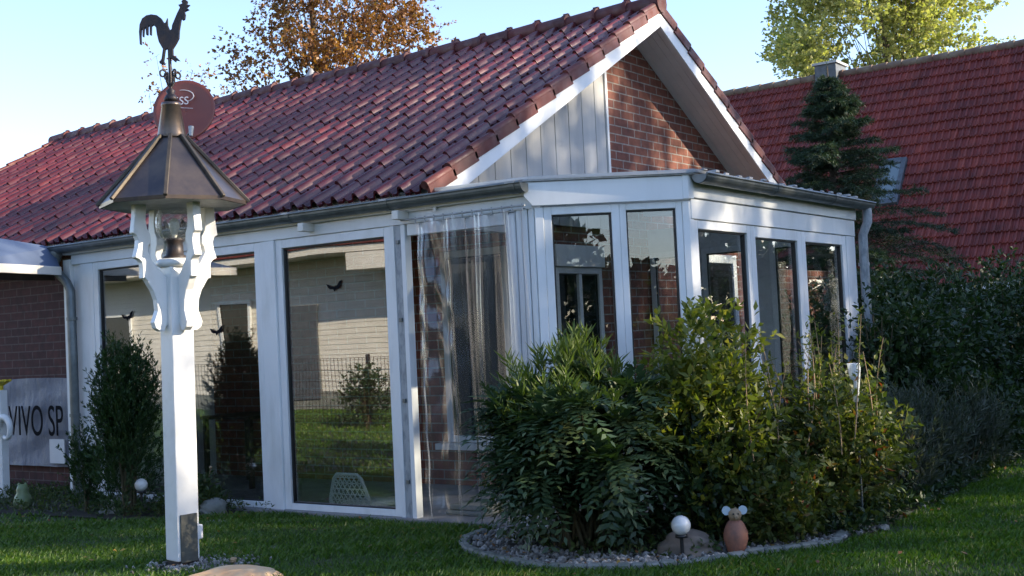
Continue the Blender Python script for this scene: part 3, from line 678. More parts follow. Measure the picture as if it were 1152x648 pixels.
mb = MB(); mb.prism([p-FW*.011 for p in pts], FW*.022); mb.build('rooster', M['iron'], lamp, bevel=.004, seg=2)

for o_ in list(lamp.children_recursive):   # the post leans a little to the right, as old garden posts do
    if o_.name.startswith('rooster'): continue
    me = o_.data; n = len(me.vertices); co_ = np.empty(n*3); me.vertices.foreach_get('co', co_); co_ = co_.reshape(-1, 3)
    co_ += RT*(co_[:, 2:3]*.0105); me.vertices.foreach_set('co', co_.ravel()); me.update()
# ------------------------------------------------------------------ satellite dish
DC = atD(207, 124, 13.0); dish = empty('satellite_dish', (DC[0]+.12, DC[1]+.08, 3.45), 'round brick-red satellite dish on the main roof behind the copper hat', 'satellite dish')
dn_ = nrm([-.80, -.585, .22]); du = nrm(np.cross([0, 0, 1.], dn_)); dv = np.cross(dn_, du)
mb = MB(); vs = []; rings = 8; sg = 40
for i in range(rings+1):
    r = i/rings
    for k in range(sg):
        a = 2*math.pi*k/sg; vs.append(DC+du*math.cos(a)*.335*r+dv*math.sin(a)*.352*r+dn_*.045*(r*r-1))
mb.add(vs, [(i*sg+k, (i+1)*sg+k, (i+1)*sg+(k+1) % sg, i*sg+(k+1) % sg) for i in range(rings) for k in range(sg)], 0, True)
mb.build('reflector', M['dish'], dish, solid=.012)
mb = MB(); mb.tube([(dish.location[0], dish.location[1], 3.3), (dish.location[0], dish.location[1], DC[2]+.05)], .025, 10); mb.obox(DC-dn_*.13, du, dv, dn_, .07, .09, .05); mb.build('mount', M['zinc'], dish)
e = atD(215, 147, 12.55); mb = MB(); mb.tube([DC-dv*.35-dn_*.0, e], .011, 8); mb.build('feed_arm', M['zinc'], dish)
mb = MB(); mb.tube([e-dv*.06, e-dv*.01, e+dv*.045], [.018, .024, .03], 12); mb.build('receiver_head', M['galv'], dish)
t0 = DC+du*-.0
sgn = 1 if (du@RT) > 0 else -1
tc = atD(196, 113, 12.95)
def on_dish(u, v):
    r = ray(u, v); return C0+r*(((DC+dn_*-.0)-C0)@dn_)/(r@dn_)+dn_*.004
text_mesh('KSS', .13, on_dish(203, 114), du*sgn, dv, M['print'], dish, 'lettering', .001, .9)
mb = MB(); q = [on_dish(206+12*math.cos(R_(a)), 108+6.5*math.sin(R_(a))) for a in range(-110, 75, 12)]
mb.tube(q, [.002+.004*math.sin(math.pi*i/(len(q)-1)) for i in range(len(q))], 6)
mb.tube([on_dish(194, 121), on_dish(217, 122)], .003, 5); mb.build('emblem', M['print'], dish)

# ------------------------------------------------------------------ neighbouring house
NX = 30.0; NRZ = float(onX(1152, 50, NX)[2]); PN = R_(50)
un = np.array([math.cos(PN), 0, math.sin(PN)]); nn_ = np.array([-math.sin(PN), 0, math.cos(PN)])
nb_ = empty('neighbour_house', (26, 8, 0), 'big neighbouring house with a steep matt red tiled roof behind the spruce', 'house')
SLN = 7.392; e = np.array([NX, 0, NRZ])-un*SLN
data = ([], [], [], [])
tile_slope(data, (e[0], -1.0, e[2]), (0, 1, 0), un, nn_, 19.2, 22, .336, .15, rise=.040, lip=.042, rng=rng)
nroof = tile_mesh('roof', data, M['tile_nb'], nb_)
mb = MB(); b = np.array([NX, -1.0, NRZ]); e3 = np.array([e[0], -1.0, e[2]])
mb.prism([e3-nn_*.02, b-nn_*.02, (2*NX-e[0], -1.0, e[2]-.02), (2*NX-e[0], -1.0, e[2]-.2), b-UP*.25, e3-UP*.2], (0, 19.2, 0)); mb.build('roof_underlay', M['soffit'], nroof)
mb = MB(); y = -1.0
while y < 18.2: mb.tube([(NX, y, NRZ+.03), (NX, y+.04, NRZ+.03), (NX, y+.42, NRZ+.015)], [.12, .11, .10], 10); y += .38
o = mb.build('ridge_tiles', M['nb_ridge'], nroof)
mb = MB(); mb.box(e[0]+.5, 2*NX-e[0]-.5, -.5, 17.7, 0, e[2]+.15); mb.prism([(e[0]+.5, -.45, e[2]), (NX, -.45, NRZ-.4), (2*NX-e[0]-.5, -.45, e[2])], (0, 18, 0)); mb.build('wall', M['brick_x'], nb_)
def on_nroof(u, v):
    r = ray(u, v); k = ((e-C0)@nn_)/(r@nn_); p = C0+r*k; return p[1], (p-e)@un
c4 = [on_nroof(*q) for q in ((989.6, 184), (1020, 182), (1012, 234), (985, 232))]
ya, yb_ = (c4[1][0]+c4[2][0])/2, (c4[0][0]+c4[3][0])/2; sa, sb = (c4[2][1]+c4[3][1])/2, (c4[0][1]+c4[1][1])/2
def SP(y, s, n): return np.array([e[0], y, e[2]])+un*s+nn_*n
def sbox(mb, y0, y1, s0, s1, n0, n1, mi=0):
    mb.hexa([SP(y0, s0, n0), SP(y1, s0, n0), SP(y1, s1, n0), SP(y0, s1, n0), SP(y0, s0, n1), SP(y1, s0, n1), SP(y1, s1, n1), SP(y0, s1, n1)], mi)
w_ = .11; mb = MB()
sbox(mb, ya, ya+w_, sa, sb, 0, .14); sbox(mb, yb_-w_, yb_, sa, sb, 0, .14); sbox(mb, ya+w_, yb_-w_, sa, sa+w_*1.4, 0, .13); sbox(mb, ya+w_, yb_-w_, sb-w_*1.5, sb, 0, .15)
sk = mb.build('skylight', M['slate'], nb_, bevel=.006)
mb = MB(); sbox(mb, ya+w_, yb_-w_, sa+w_*1.4, sb-w_*1.5, .100, .108); mb.build('pane', principled('pane_with_painted_sky', (.16, .21, .23), .06)[0], sk)  # pale base colour stands in for sky reflected in the pane
cy1, cy0 = onX(917, 90, 29.7)[1], onX(941, 90, 29.7)[1]
czt = onX(930, 72, 29.7)[2]
mb = MB(); mb.box(29.7, 30.45, cy0, cy1, NRZ-.9, czt); ch = mb.build('chimney', M['slate'], nb_)
mb = MB(); mb.box(29.65, 30.5, cy0-.05, cy1+.05, czt, czt+.06); mb.build('chimney_cap', M['zinc_light'], ch)

# ------------------------------------------------------------------ clapboard house and fence across the lawn (seen mirrored in the panes)
WH = empty('clapboard_house', (-4.4, 20, 0), 'cream clapboard bungalow across the lawn, mirrored in the porch panes', 'house')
mb = MB(); z = .35
while z < 3.2:
    mb.hexa([(-4.4, 12.6, z), (-4.374, 12.6, z), (-4.374, 31, z), (-4.4, 31, z), (-4.4, 12.6, z+.108), (-4.385, 12.6, z+.108), (-4.385, 31, z+.108), (-4.4, 31, z+.108)]); z += .11
mb.box(-9, -4.41, 12.6, 31, 0, 3.2); mb.build('wall', M['cream'], WH)
mb = MB(); mb.box(-4.6, -4.34, 12.5, 31, 0, .34); mb.build('plinth', M['kerb'], WH)
FWH = Fr((-4.36, 0), (0, 1))
for a0, a1, z0, z1 in ((14.6, 15.9, 1.05, 2.15), (20.0, 21.0, .95, 2.4), (24.2, 25.4, 1.0, 2.3)):
    window(WH, FWH, a0, a1, z0, z1, .08, 'pane_black', .05, .05)
mb = MB(); mb.fbox(FWH, 17.9, 18.9, 0, .05, .2, 2.2); mb.build('door', M['slate'], WH)
mb = MB(); mb.box(-4.38, -3.4, 12.2, 31.3, 3.08, 3.22); mb.box(-4.3, -3.38, 12.2, 16.2, 2.72, 3.06); mb.build('eaves_board', M['cream'], WH)
mb = MB(); mb.prism([(-3.35, 12.1, 3.23), (-3.35, 12.1, 3.33), (-7, 12.1, 5.4), (-10, 12.1, 3.4), (-10, 12.1, 3.23)], (0, 19.2, 0)); o = mb.build('roof', M['tile_nb'], WH)
mf = empty('mesh_fence', (-.9, 17, 0), 'dark wire mesh fence in front of the cream clapboard bungalow', 'fence')
mb = MB()
for k in range(150): mb.box(-.903, -.897, 11.0+k*.08, 11.006+k*.08, .03, 1.10)
for k in range(6): mb.box(-.909, -.903, 11, 23, .1+k*.2, .107+k*.2)
mb.build('mesh_panel', M['iron'], mf)
for k in range(6):
    mb = MB(); mb.box(-.90, -.85, 11+k*2.4, 11.05+k*2.4, 0, 1.15); mb.build('post', M['iron'], mf)

# ------------------------------------------------------------------ vegetation
def bez(a, b, c, n): t = np.linspace(0, 1, n)[:, None]; return (1-t)**2*np.array(a)+2*t*(1-t)*np.array(b)+t*t*np.array(c)
def spray(rng, centre, direc, tw_len, lpt, L, W, spread=.9, jl=.5, droop=.1, flat=False):
    """twigs at centre (N,3) with direction (N,3): returns leaf quads + rnd"""
    n = len(centre); direc = nrm(direc)
    t = rng.uniform(.1, 1.05, (n, lpt)); tl = np.broadcast_to(tw_len, (n,))[:, None]
    P = centre[:, None]+direc[:, None]*(t*tl)[..., None]
    rv = rng.normal(size=(n, lpt, 3)); perp = rv-direc[:, None]*np.sum(rv*direc[:, None], -1, keepdims=True)
    if flat: perp[..., 2] *= .25
    D = nrm(nrm(perp)*spread+direc[:, None]*.75)
    S = rng.normal(size=D.shape); S[..., 2] *= .6
    LL = L*rng.uniform(1-jl, 1+jl, n*lpt)
    V = kites(P.reshape(-1, 3), D.reshape(-1, 3), S.reshape(-1, 3), LL, W/L*LL, droop)
    A = np.clip(np.repeat(rng.random(n), lpt)*.45+rng.random(n*lpt)*.55, 0, 1)
    return V, A
def in_ellipsoid(rng, n, shell=.5):
    v = nrm(rng.normal(size=(n, 3))); r = (shell**3+(1-shell**3)*rng.random(n))**(1/3); return v*r[:, None]
def leaf_obj(name, parts, mat, parent):
    V = np.concatenate([p[0] for p in parts]); A = np.concatenate([p[1] for p in parts])
    return link(name, fast_mesh(name, V, 4, A), mat, parent)
def tree(name, label, cat, base, clumps, trunk_top, trunk_r, cr, twigs, lpt, L, W, lmat, tw=.5, seed=1, group=None, lean=(0, 0), droop=.1, bark='bark', outw=.6, limb=1.):
    rng = np.random.default_rng(seed); base = np.array(base, float)
    root = empty(name, base, label, cat, group)
    top = base+np.array([lean[0], lean[1], trunk_top])
    mb = MB(); mid = (base+top)/2+np.array([.02, -.03, 0])*trunk_top
    tp = bez(base-np.array([0, 0, .1]), mid, top, 10); mb.tube(tp, np.linspace(trunk_r*1.15, trunk_r*.35, 10), 10)
    mb.build('trunk', M[bark], root)
    mb = MB(); cl = np.array(clumps, float)
    for c in cl:
        zt = np.clip((c[2]-base[2])*rng.uniform(.45, .7), base[2]+trunk_top*.25, trunk_top*.97)
        k = np.argmin(abs(tp[:, 2]-zt)); s = tp[k]
        m_ = (s+c[:3])/2+np.array([0, 0, .12])*np.linalg.norm(c[:3]-s)+rng.normal(0, .08, 3)*np.linalg.norm(c[:3]-s)*.6
        r0 = trunk_r*.34*(1-.5*(zt-base[2])/max(trunk_top, .1))
        mb.tube(bez(s, m_, c[:3], 7), np.linspace(r0, r0*.2, 7)*limb, 5, cap=False)
        for q in range(3):
            v = in_ellipsoid(rng, 1, .7)[0]*cr*(c[3] if len(c) > 3 else 1)*.8
            mb.tube(bez(c[:3], c[:3]+v*.4+[0, 0, .05], c[:3]+v, 4), np.linspace(r0*.22, r0*.06, 4)*limb, 4, cap=False)
    mb.build('limbs', M[bark], root)
    parts = []
    ctr = cl[:, :3].mean(0)
    for c in cl:
        s = (c[3] if len(c) > 3 else 1); n = int(twigs*s*s)
        q = in_ellipsoid(rng, n, .35); q[:, 2] *= .75
        cen = c[:3]+q*cr*s
        d = q*.8+nrm(c[:3]-ctr)*outw+rng.normal(0, .45, (n, 3))+np.array([0, 0, .15])
        parts.append(spray(rng, cen, d, tw*rng.uniform(.5, 1.2, n), lpt, L, W, droop=droop))
    leaf_obj('crown', parts, M[lmat], root)
    return root
def shrub(name, label, cat, base, rx, ry, h, n_tw, lpt, L, W, lmat, tw=.22, seed=1, group=None, stems=16, shell=.45, low=.0, tips=None, lumps=7, up=.5, spread=.9, bark='stem'):
    rng = np.random.default_rng(seed); base = np.array(base, float); root = empty(name, base, label, cat, group)
    lob = [(rng.uniform(-.45, .45)*rx, rng.uniform(-.45, .45)*ry, rng.uniform(.35, .72)*h, rng.uniform(.42, .7)) for _ in range(lumps)]
    lob.append((0, 0, h*.55, .85)); lob.append((0, 0, h*.28, .8))
    cen = []; dr = []
    for (lx, ly, lz, s) in lob:
        n = int(n_tw*s*s/sum(q[3]**2 for q in lob)); q = in_ellipsoid(rng, n, shell)
        c = np.array([lx, ly, lz])+q*np.array([rx*s, ry*s, min(h*.5*s*1.1, h-lz)]); cen.append(c); dr.append(nrm(q+rng.normal(0, .4, q.shape)+[0, 0, up]))
    cen = np.concatenate(cen); dr = np.concatenate(dr)
    k = (cen[:, 2] > low)
    cen = cen[k]; dr = dr[k]
    mb = MB()
    for _ in range(stems):
        a = rng.uniform(0, 6.28); r = rng.uniform(.1, .75); t = np.array([math.cos(a)*rx*r, math.sin(a)*ry*r, h*rng.uniform(.55, .92)])
        b0 = base+np.array([math.cos(a), math.sin(a), 0])*rng.uniform(0, .14)*rx
        mb.tube(bez(b0, base+t*[.35, .35, .6], base+t, 7), np.linspace(.013, .004, 7)*(.6+h*.4), 6, cap=False)
    mb.build('stems', M[bark], root)
    leaf_obj('foliage', [spray(rng, base+cen, dr, tw*rng.uniform(.5, 1.25, len(cen)), lpt, L, W, spread=spread)], M[lmat], root)
    if tips:
        mt, frac, Lt, Wt = tips
        k = (rng.random(len(cen)) < frac) & (cen[:, 2] > h*.45)
        leaf_obj('young_shoots', [spray(rng, base+cen[k]+dr[k]*tw*.7, dr[k]+[0, 0, .6], tw*.8, 9, Lt, Wt, spread=.35)], M[mt], root)
    return root

# far trees
def clumps_px(rng, n, x0, x1, y0, y1, D, dD, cond=None):
    out = []
    while len(out) < n:
        u, v = rng.uniform(x0, x1), rng.uniform(y0, y1)
        if cond and not cond(u, v): continue
        p = atD(u, v, D+rng.uniform(-dD, dD)); out.append((*p, rng.uniform(.7, 1.25)))
    return out
r1 = np.random.default_rng(11)
def pop(u, v): return ((u-995)/112)**2+((v-60)/ (135 if v < 60 else 300))**2 < 1 or abs(u-945) < 26 and v > 15
cl = clumps_px(r1, 70, 872, 1112, -110, 170, 45, 3, pop)
tree('poplar_tree', 'tall yellow-green poplar rising behind the ridge of the steep red roof', 'tree', (44.6, 14.4, 0), cl, 12.5, .30, .95, 120, 8, .13, .11, 'lf_poplar', .5, 21, limb=.4)
def bee(u, v):
    d = ((u-372)/118)**2+((v+30)/150)**2
    return d < 1 and not (u < 300 and v < -10 and u > 0 and False)
cl = clumps_px(r1, 46, 255, 480, -150, 100, 30, 2.2, bee)
cl += [(*atD(u, v, 30), s) for u, v, s in ((262, 55, .5), (272, 84, .6), (285, 60, .6), (430, 18, .6), (452, 22, .45), (466, 14, .3), (262, 98, .4))]
tree('copper_beech_tree', 'sparse copper-leaved beech showing above the ridge of the main roof', 'tree', (21.3, 21.2, 0), cl, 11, .16, .66, 66, 9, .085, .060, 'lf_beech', .42, 22, outw=.3, limb=.55)
cl = [(*atD(u, v, 27), s) for u, v, s in ((176, 64, .35), (186, 80, .42), (200, 88, .42), (216, 82, .4), (232, 96, .45), (180, 104, .4), (168, 108, .3), (205, 105, .4), (240, 110, .4), (228, 84, .3))]
tree('small_beech_tree', 'thin brown-leaved tree top showing behind the red satellite dish', 'tree', tuple(atD(205, 400, 27)[:2])+(0,), cl, 6.2, .12, .55, 34, 7, .08, .05, 'lf_beech', .35, 23, outw=.3, limb=.7)

# spruce
def spruce(base, h, R, seed, label):
    rng = np.random.default_rng(seed); base = np.array(base, float); root = empty('spruce_tree', base, label, 'tree')
    mb = MB(); mb.tube([base, base+[.04, .02, h*.5], base+[0, 0, h]], [.11, .07, .01], 8); mb.build('trunk', M['bark'], root)
    mb = MB(); TC = []; TD = []; TL = []
    z = .35
    while z < h-.15:
        f = 1-(z/h); nb2 = 6; a0 = rng.uniform(0, 6.28)
        for k in range(nb2):
            a = a0+k*2*math.pi/nb2+rng.normal(0, .3); L = max(.10, R*(f**.8)*rng.choice([.6, .8, .95, 1.05, 1.2])*rng.uniform(.85, 1.1)); d = np.array([math.cos(a), math.sin(a), 0])
            L *= 1+.35*max(0, d@RT)*(1 if z < h*.6 else 0)
            zz = z+rng.normal(0, .05); s = base+[0, 0, zz]; tip = d*L+np.array([0, 0, (-.30*f+.10*rng.normal())*L+.06]); pts = bez(s, s+d*L*.55+[0, 0, .10*L], s+tip, 9)
            mb.tube(pts, np.linspace(.016*f+.006, .003, 9), 5, cap=False)
            side = np.array([-d[1], d[0], 0]); m_ = int(9+L*22)
            for q in range(m_):
                t = .10+.90*q/m_; i_ = t*8; i0 = min(int(i_), 7); p = pts[i0]*(1-(i_-i0))+pts[i0+1]*(i_-i0)
                if rng.random() < .05: continue
                for sg_ in (-1, 1):
                    TC.append(p); TD.append(d*.8+side*sg_*rng.uniform(.35, 1.)+[0, 0, rng.normal(-.22, .2)]); TL.append((.11+.30*L*(1-t))*rng.uniform(.4, 1.3))
        z += h*.027*rng.uniform(.6, 1.5)*(.5+f*.9)
    TC.append(base+[0, 0, h-.2]); TD.append([0, 0, 1]); TL.append(.32)
    mb.build('limbs', M['bark'], root)
    TC, TD, TL = np.array(TC), np.array(TD), np.array(TL)
    leaf_obj('crown', [spray(rng, TC, TD, TL, 30, .045, .0075, spread=.8, droop=.0)], M['lf_spruce'], root)
spruce((16.46, 6.15, 0), 4.95, 1.95, 5, 'dark green spruce between the end of the porch and the neighbouring roof')

# shade trees on the sunny side of the garden
SUN_AZ = np.array([.50, -.866]); SUN_EL = R_(24)
def crown_blob(rng, c, R, n): return [(*(np.array(c)+in_ellipsoid(rng, 1, .3)[0]*np.array([R, R, R*1.15])), rng.uniform(.75, 1.25)) for _ in range(n)]
PR = np.array([.866, .50])
for i, (tt, pp, zc, R, n) in enumerate(((17, 5.4, 6.0, 2.9, 24), (20, 9.0, 6.9, 3.2, 15), (16, 11.6, 5.4, 2.6, 12), (23, 13.8, 8.2, 3.4, 24), (24, 3.2, 8.6, 3.2, 24), (26, 18.5, 8.6, 3.6, 26))):
    P2 = np.array([7., 4.]); o2 = P2-PR*(P2@PR)+PR*pp+SUN_AZ*tt
    tree('oak_tree', ['green oak on the sunny side of the garden', 'tallest spreading oak among the garden oaks', 'slim oak nearest to the long flower bed', 'far oak beyond the flower bed', 'oak farthest behind the lawn', 'oak standing near the neighbouring house'][i], 'tree', (o2[0], o2[1], 0), crown_blob(r1, (o2[0], o2[1], zc-.9), R, n)+[(*(np.array([o2[0], o2[1], zc+R*.95])+in_ellipsoid(r1, 1, .2)[0]*np.array([R*1.15, R*1.15, 2.6])), r1.uniform(.4, .7)) for _ in range(34)], zc+R*.9, .24, .82, 34, 7, .20, .14, 'lf_shade', .6, 40+i, 'oaks on the sunny side of the garden')

for i, (tt, pp, lab) in enumerate(((22, 9.2, 'tall thin-crowned tree added among the oaks to shade the roof'), (23, 12.2, 'tallest thin-crowned tree added towards the clapboard side to shade the roof'))):  # unseen tall trees, added to cast broken shade on the main roof
    o2 = P2-PR*(P2@PR)+PR*pp+SUN_AZ*tt
    cb_ = [(*(np.array([o2[0], o2[1], 13.6])+in_ellipsoid(r1, 1, .1)[0]*np.array([2.3, 2.3, 3.6])), r1.uniform(.45, .8)) for _ in range(34)]
    tree('added_shade_tree', lab, 'tree', (o2[0], o2[1], 0), cb_, 15.5, .2, .95, 30, 7, .17, .12, 'lf_shade', .5, 140+i, 'shade trees added on the sunny side of the garden', limb=.7)
# belt of trees closing the gardens on the sunny side and behind the lawn
def wood(a0, a1, R0, n, seed, label):
    r = np.random.default_rng(seed); a = r.uniform(R_(a0), R_(a1), n); hh = 4.6+1.5*np.sin(a*9)+1.1*np.sin(a*23+1)+.7*np.sin(a*51)
    z = hh*r.uniform(0, 1, n)**.8; rad = R0+r.uniform(-1, 1, n)+1.2*np.sin(a*17)
    P = np.stack([7+rad*np.cos(a), 4+rad*np.sin(a), z], 1)
    V, A = spray(r, P, r.normal(size=(n, 3))+[0, 0, .3], .6, 9, .34, .24)
    o = link('distant_trees', fast_mesh('distant_trees', V, 4, A), M['lf_hedge'], None); tag(o, label, 'trees', kind='stuff')
wood(-150, -5, 30, 9000, 90, 'dense belt of trees closing the gardens on the sunny side')
wood(-215, -150, 26, 3500, 91, 'dense belt of trees behind the lawn')
# shrubs round the porch
def frond_bush(base, R, h, n, seed):
    rng = np.random.default_rng(seed); base = np.array(base, float)
    root = empty('mahonia_bush', base, 'large dark bush with layered leathery leaves in front of the porch doorway corner', 'bush')
    nw = n//13; qc = in_ellipsoid(rng, nw, .30); qc[:, 2] = np.where(qc[:, 2] < -.8, -qc[:, 2], qc[:, 2])
    sc_ = rng.uniform(.72, 1.08, nw)[:, None]
    cw = base+qc*sc_*[R*.86, R*.86, h*.44]+[0, 0, h*.50]; cw[:, 2] = np.clip(cw[:, 2], .12, h)
    aw = nrm(qc*[1, 1, .5]+rng.normal(0, .18, (nw, 3))+[0, 0, .55])
    k13 = 13; start = np.repeat(cw, k13, 0)+rng.normal(0, .012, (nw*k13, 3)); axw = np.repeat(aw, k13, 0)
    u1 = nrm(np.cross(axw, [.3, .2, 1.])); v1 = np.cross(axw, u1); th = np.tile(np.arange(k13)*2.399, nw)+rng.uniform(0, 6.28, nw).repeat(k13)
    el = np.tile(np.linspace(.05, 1.05, k13), nw)[:, None]
    out = (u1*np.cos(th)[:, None]+v1*np.sin(th)[:, None])*np.cos(el*1.1)+axw*np.sin(el*1.1); n = len(start)
    D = nrm(out); Lf = rng.uniform(.20, .34, n); np_ = 7
    side = nrm(np.cross(D, [0, 0, 1.])); Nn = np.cross(side, D)
    Ps = []; Ds = []; Ss = []; Ls = []; As = []
    rb = rng.random(nw).repeat(13)*.35+rng.random(n)*.2
    for k in range(np_+1):
        t = (k+.5)/(np_+.5); P = start+D*(Lf*t)[:, None]-np.array([0, 0, 1.])*(Lf*.38*t*t)[:, None]
        dd = nrm(D-np.array([0, 0, .55])*t)
        for sg_ in ((-1, 1) if k < np_ else (0,)):
            Ps.append(P); Ds.append(dd*(.62 if sg_ else 1)+side*sg_*.9+rng.normal(0, .08, (n, 3))); Ss.append(np.cross(Nn, dd)+rng.normal(0, .15, (n, 3)) if sg_ == 0 else dd+rng.normal(0, .1, (n, 3)))
            Ls.append((.098-.034*t)*rng.uniform(.8, 1.2, n)); As.append(np.clip(rb+rng.random(n)*.42+.0, 0, 1))
    Ps, Ds, Ss, Ls, As = map(np.concatenate, (Ps, Ds, Ss, Ls, As))
    V = kites(Ps, Ds, Ss, Ls, Ls*.38, .08)
    leaf_obj('foliage', [(V, As)], M['lf_dark'], root)
    mb = MB()
    for k in range(46):
        i = rng.integers(nw); a = cw[i]; b0 = base+[rng.normal(0, .08), rng.normal(0, .08), 0]
        mb.tube(bez(b0, (b0+a)/2+[0, 0, .12], a, 6), np.linspace(.014, .005, 6), 6, cap=False)
    mb.build('stems', M['stem'], root)
    c = []; d = []
    for _ in range(130):
        a = rng.uniform(0, 6.28); r = rng.uniform(0, .75)*R; z = h*(.94-.35*(r/R)**2)*rng.uniform(.72, 1.03); c.append(base+[math.cos(a)*r, math.sin(a)*r, z]); d.append([math.cos(a)*.5*r/R, math.sin(a)*.5*r/R, 1])
    leaf_obj('young_shoots', [spray(rng, np.array(c), np.array(d), .12, 16, .085, .011, spread=.5)], M['lf_tip'], root)
frond_bush((6.30, 4.08, 0), .70, 1.28, 1040, 31)
shrub('laurel_bush', 'tall yellow-green bush reaching up to the corner windows of the porch', 'bush', (7.02, 3.50, 0),   .50, .42, 1.38, 1000, 10, .062, .026, 'lf_laurel', .2, 32, stems=22, tips=None)
shrub('rose_bush', 'ragged mixed green bush with a few red leaves and long pale shoots', 'bush', (7.72, 3.02, 0), .64, .42, .92, 1000, 9, .05, .024, 'lf_rose', .2, 33, stems=24)
rg = np.random.default_rng(5)
mb = MB(); cc = []; dd = []
for k in range(20):
    b0 = np.array([7.55+rg.normal(0, .28), 3.0+rg.normal(0, .16), .5]); t = b0+[rg.normal(0, .09), rg.normal(0, .09), rg.uniform(.55, .88)]
    pts = bez(b0, (b0+t)/2+[rg.normal(0, .05), rg.normal(0, .05), 0], t, 10); mb.tube(pts, np.linspace(.005, .002, 10), 5, cap=False)
    for p in pts[4:]:
        for _ in range(3): cc.append(p+rg.normal(0, .008, 3)); dd.append(rg.normal(size=3)+[0, 0, .4])
rose = bpy.data.objects['rose_bush']
mb.build('long_shoots', M['lf_tip'] if False else M['clay_pale'], rose)
leaf_obj('shoot_leaves', [spray(rg, np.array(cc), np.array(dd), .03, 3, .035, .013)], M['lf_laurel'], rose)
shrub('low_filler_bush', 'low dark shrub filling the gap between the layered bush and the ragged bush', 'bush', (6.86, 3.55, 0), .36, .30, .72, 420, 9, .05, .022, 'lf_hedge', .16, 34, stems=10)
shrub('ivy_mound', 'low green mound of small leaves behind the clay mouse', 'plant', (6.95, 3.0, 0), .34, .20, .50, 420, 9, .04, .024, 'lf_rose', .13, 44, stems=8)
for i, (x, y, r, hh, lab) in enumerate(((8.75, 2.98, .46, .62, 'grey-green lavender clump next to the ragged bush'), (9.45, 2.98, .50, .60, 'blue-grey lavender clump at the bend of the lawn edge'), (10.3, 2.85, .42, .62, 'small grey lavender clump under the dark evergreen shrubs'))):
    shrub('lavender', lab, 'plant', (x, y, 0), r, r*.8, hh, 620, 12, .055, .009, 'lf_grey', .26, 50+i, 'lavender clumps along the lawn edge', stems=10, up=1.6, spread=.5, lumps=5)
for i, (x, y, rx, ry, hh, n, lab) in enumerate(((10.35, 3.30, .72, .40, 1.40, 1100, 'dark evergreen shrub standing against the end of the porch'), (12.1, 3.75, 1.1, .9, 1.72, 1900, 'broad dark evergreen shrub behind the lavender'), (13.6, 3.3, 1.1, 1.0, 1.75, 1800, 'tall dark evergreen shrub in the middle of the hedge'), (15.3, 2.9, 1.3, 1.1, 1.85, 1800, 'dark evergreen shrub at the far end of the hedge'), (14.4, 5.3, 1.2, 1.0, 1.8, 1500, 'dark shrub beneath the spruce'), (17.5, 3.6, 1.6, 1.4, 2.1, 1700, 'largest dark shrub at the back of the garden'))):
    shrub('evergreen_shrub', lab, 'shrub', (x, y, 0), rx, ry, hh, n, 10, .062, .028, 'lf_hedge', .24, 60+i, 'dark evergreen shrubs at the edge of the lawn', stems=12, lumps=9)
for i, (x, y, rx, ry, hh, lab) in enumerate(((11.3, 3.0, .55, .35, .75, 'low leafy shrub at the lawn edge after the lavender'), (12.6, 2.9, .75, .42, .85, 'low rounded shrub before the broad evergreen'), (14.3, 2.75, .9, .5, .9, 'low spreading shrub at the far lawn edge'), (16.6, 2.6, 1.1, .6, 1.1, 'farthest low shrub along the lawn'))):
    shrub('low_shrub', lab, 'shrub', (x, y, 0), rx, ry, hh, 750, 9, .05, .024, 'lf_hedge', .18, 80+i, 'low shrubs along the lawn edge', stems=8)
shrub('twiggy_shrub', 'thin leafy twigs in front of the farthest porch window', 'shrub', (9.95, 3.42, 0), .42, .22, 1.55, 130, 9, .05, .024, 'lf_hedge', .3, 68, stems=14)
shrub('round_shrub', 'small round shrub by the mesh fence, mirrored in the largest clear pane', 'shrub', (-.45, 13.1, 0), .42, .42, .92, 420, 9, .05, .026, 'lf_hedge', .16, 97, stems=10)
# left bed
shrub('columnar_conifer', 'upright feathery conifer between the downpipe and the lamp post', 'conifer', tuple(onZ(146, 581)[:2])+(0,), .31, .31, 1.43, 1600, 22, .032, .009, 'lf_thuja', .15, 71, stems=9, shell=.15, up=1.6, spread=.5, lumps=6)
shrub('small_conifer', 'small sprig-like conifer at the foot of the downpipe', 'conifer', tuple(onZ(98, 577)[:2])+(0,), .14, .14, .66, 260, 20, .032, .009, 'lf_thuja', .14, 72, stems=5, shell=.1, up=1.8, spread=.5, lumps=3)
shrub('herb_clump', 'soft green herb clump at the foot of the lamp side of the bed', 'plant', (6.42, 7.95, 0), .26, .26, .26, 240, 10, .045, .014, 'lf_ground', .12, 73, stems=6)
mb = MB(); rs2 = np.random.default_rng(9)
for k in range(6):
    b0 = np.array([6.52+rs2.normal(0, .05), 7.98+rs2.normal(0, .10), .1]); t = b0+[rs2.normal(0, .03), rs2.normal(0, .05), rs2.uniform(.18, .30)]
    mb.tube(bez(b0, (b0+t)/2+[.01, .02, 0], t, 6), np.linspace(.004, .003, 6), 5); mb.lathe(t, [(0, -.01), (.012, 0), (.014, .012), (0, .022)], 8)
o = mb.build('dried_stalks', M['clay_pale'], None, origin=(6.52, 7.98, 0)); tag(o, 'thin dried flower stalks beside the lamp post in front of the pane', 'stalks')

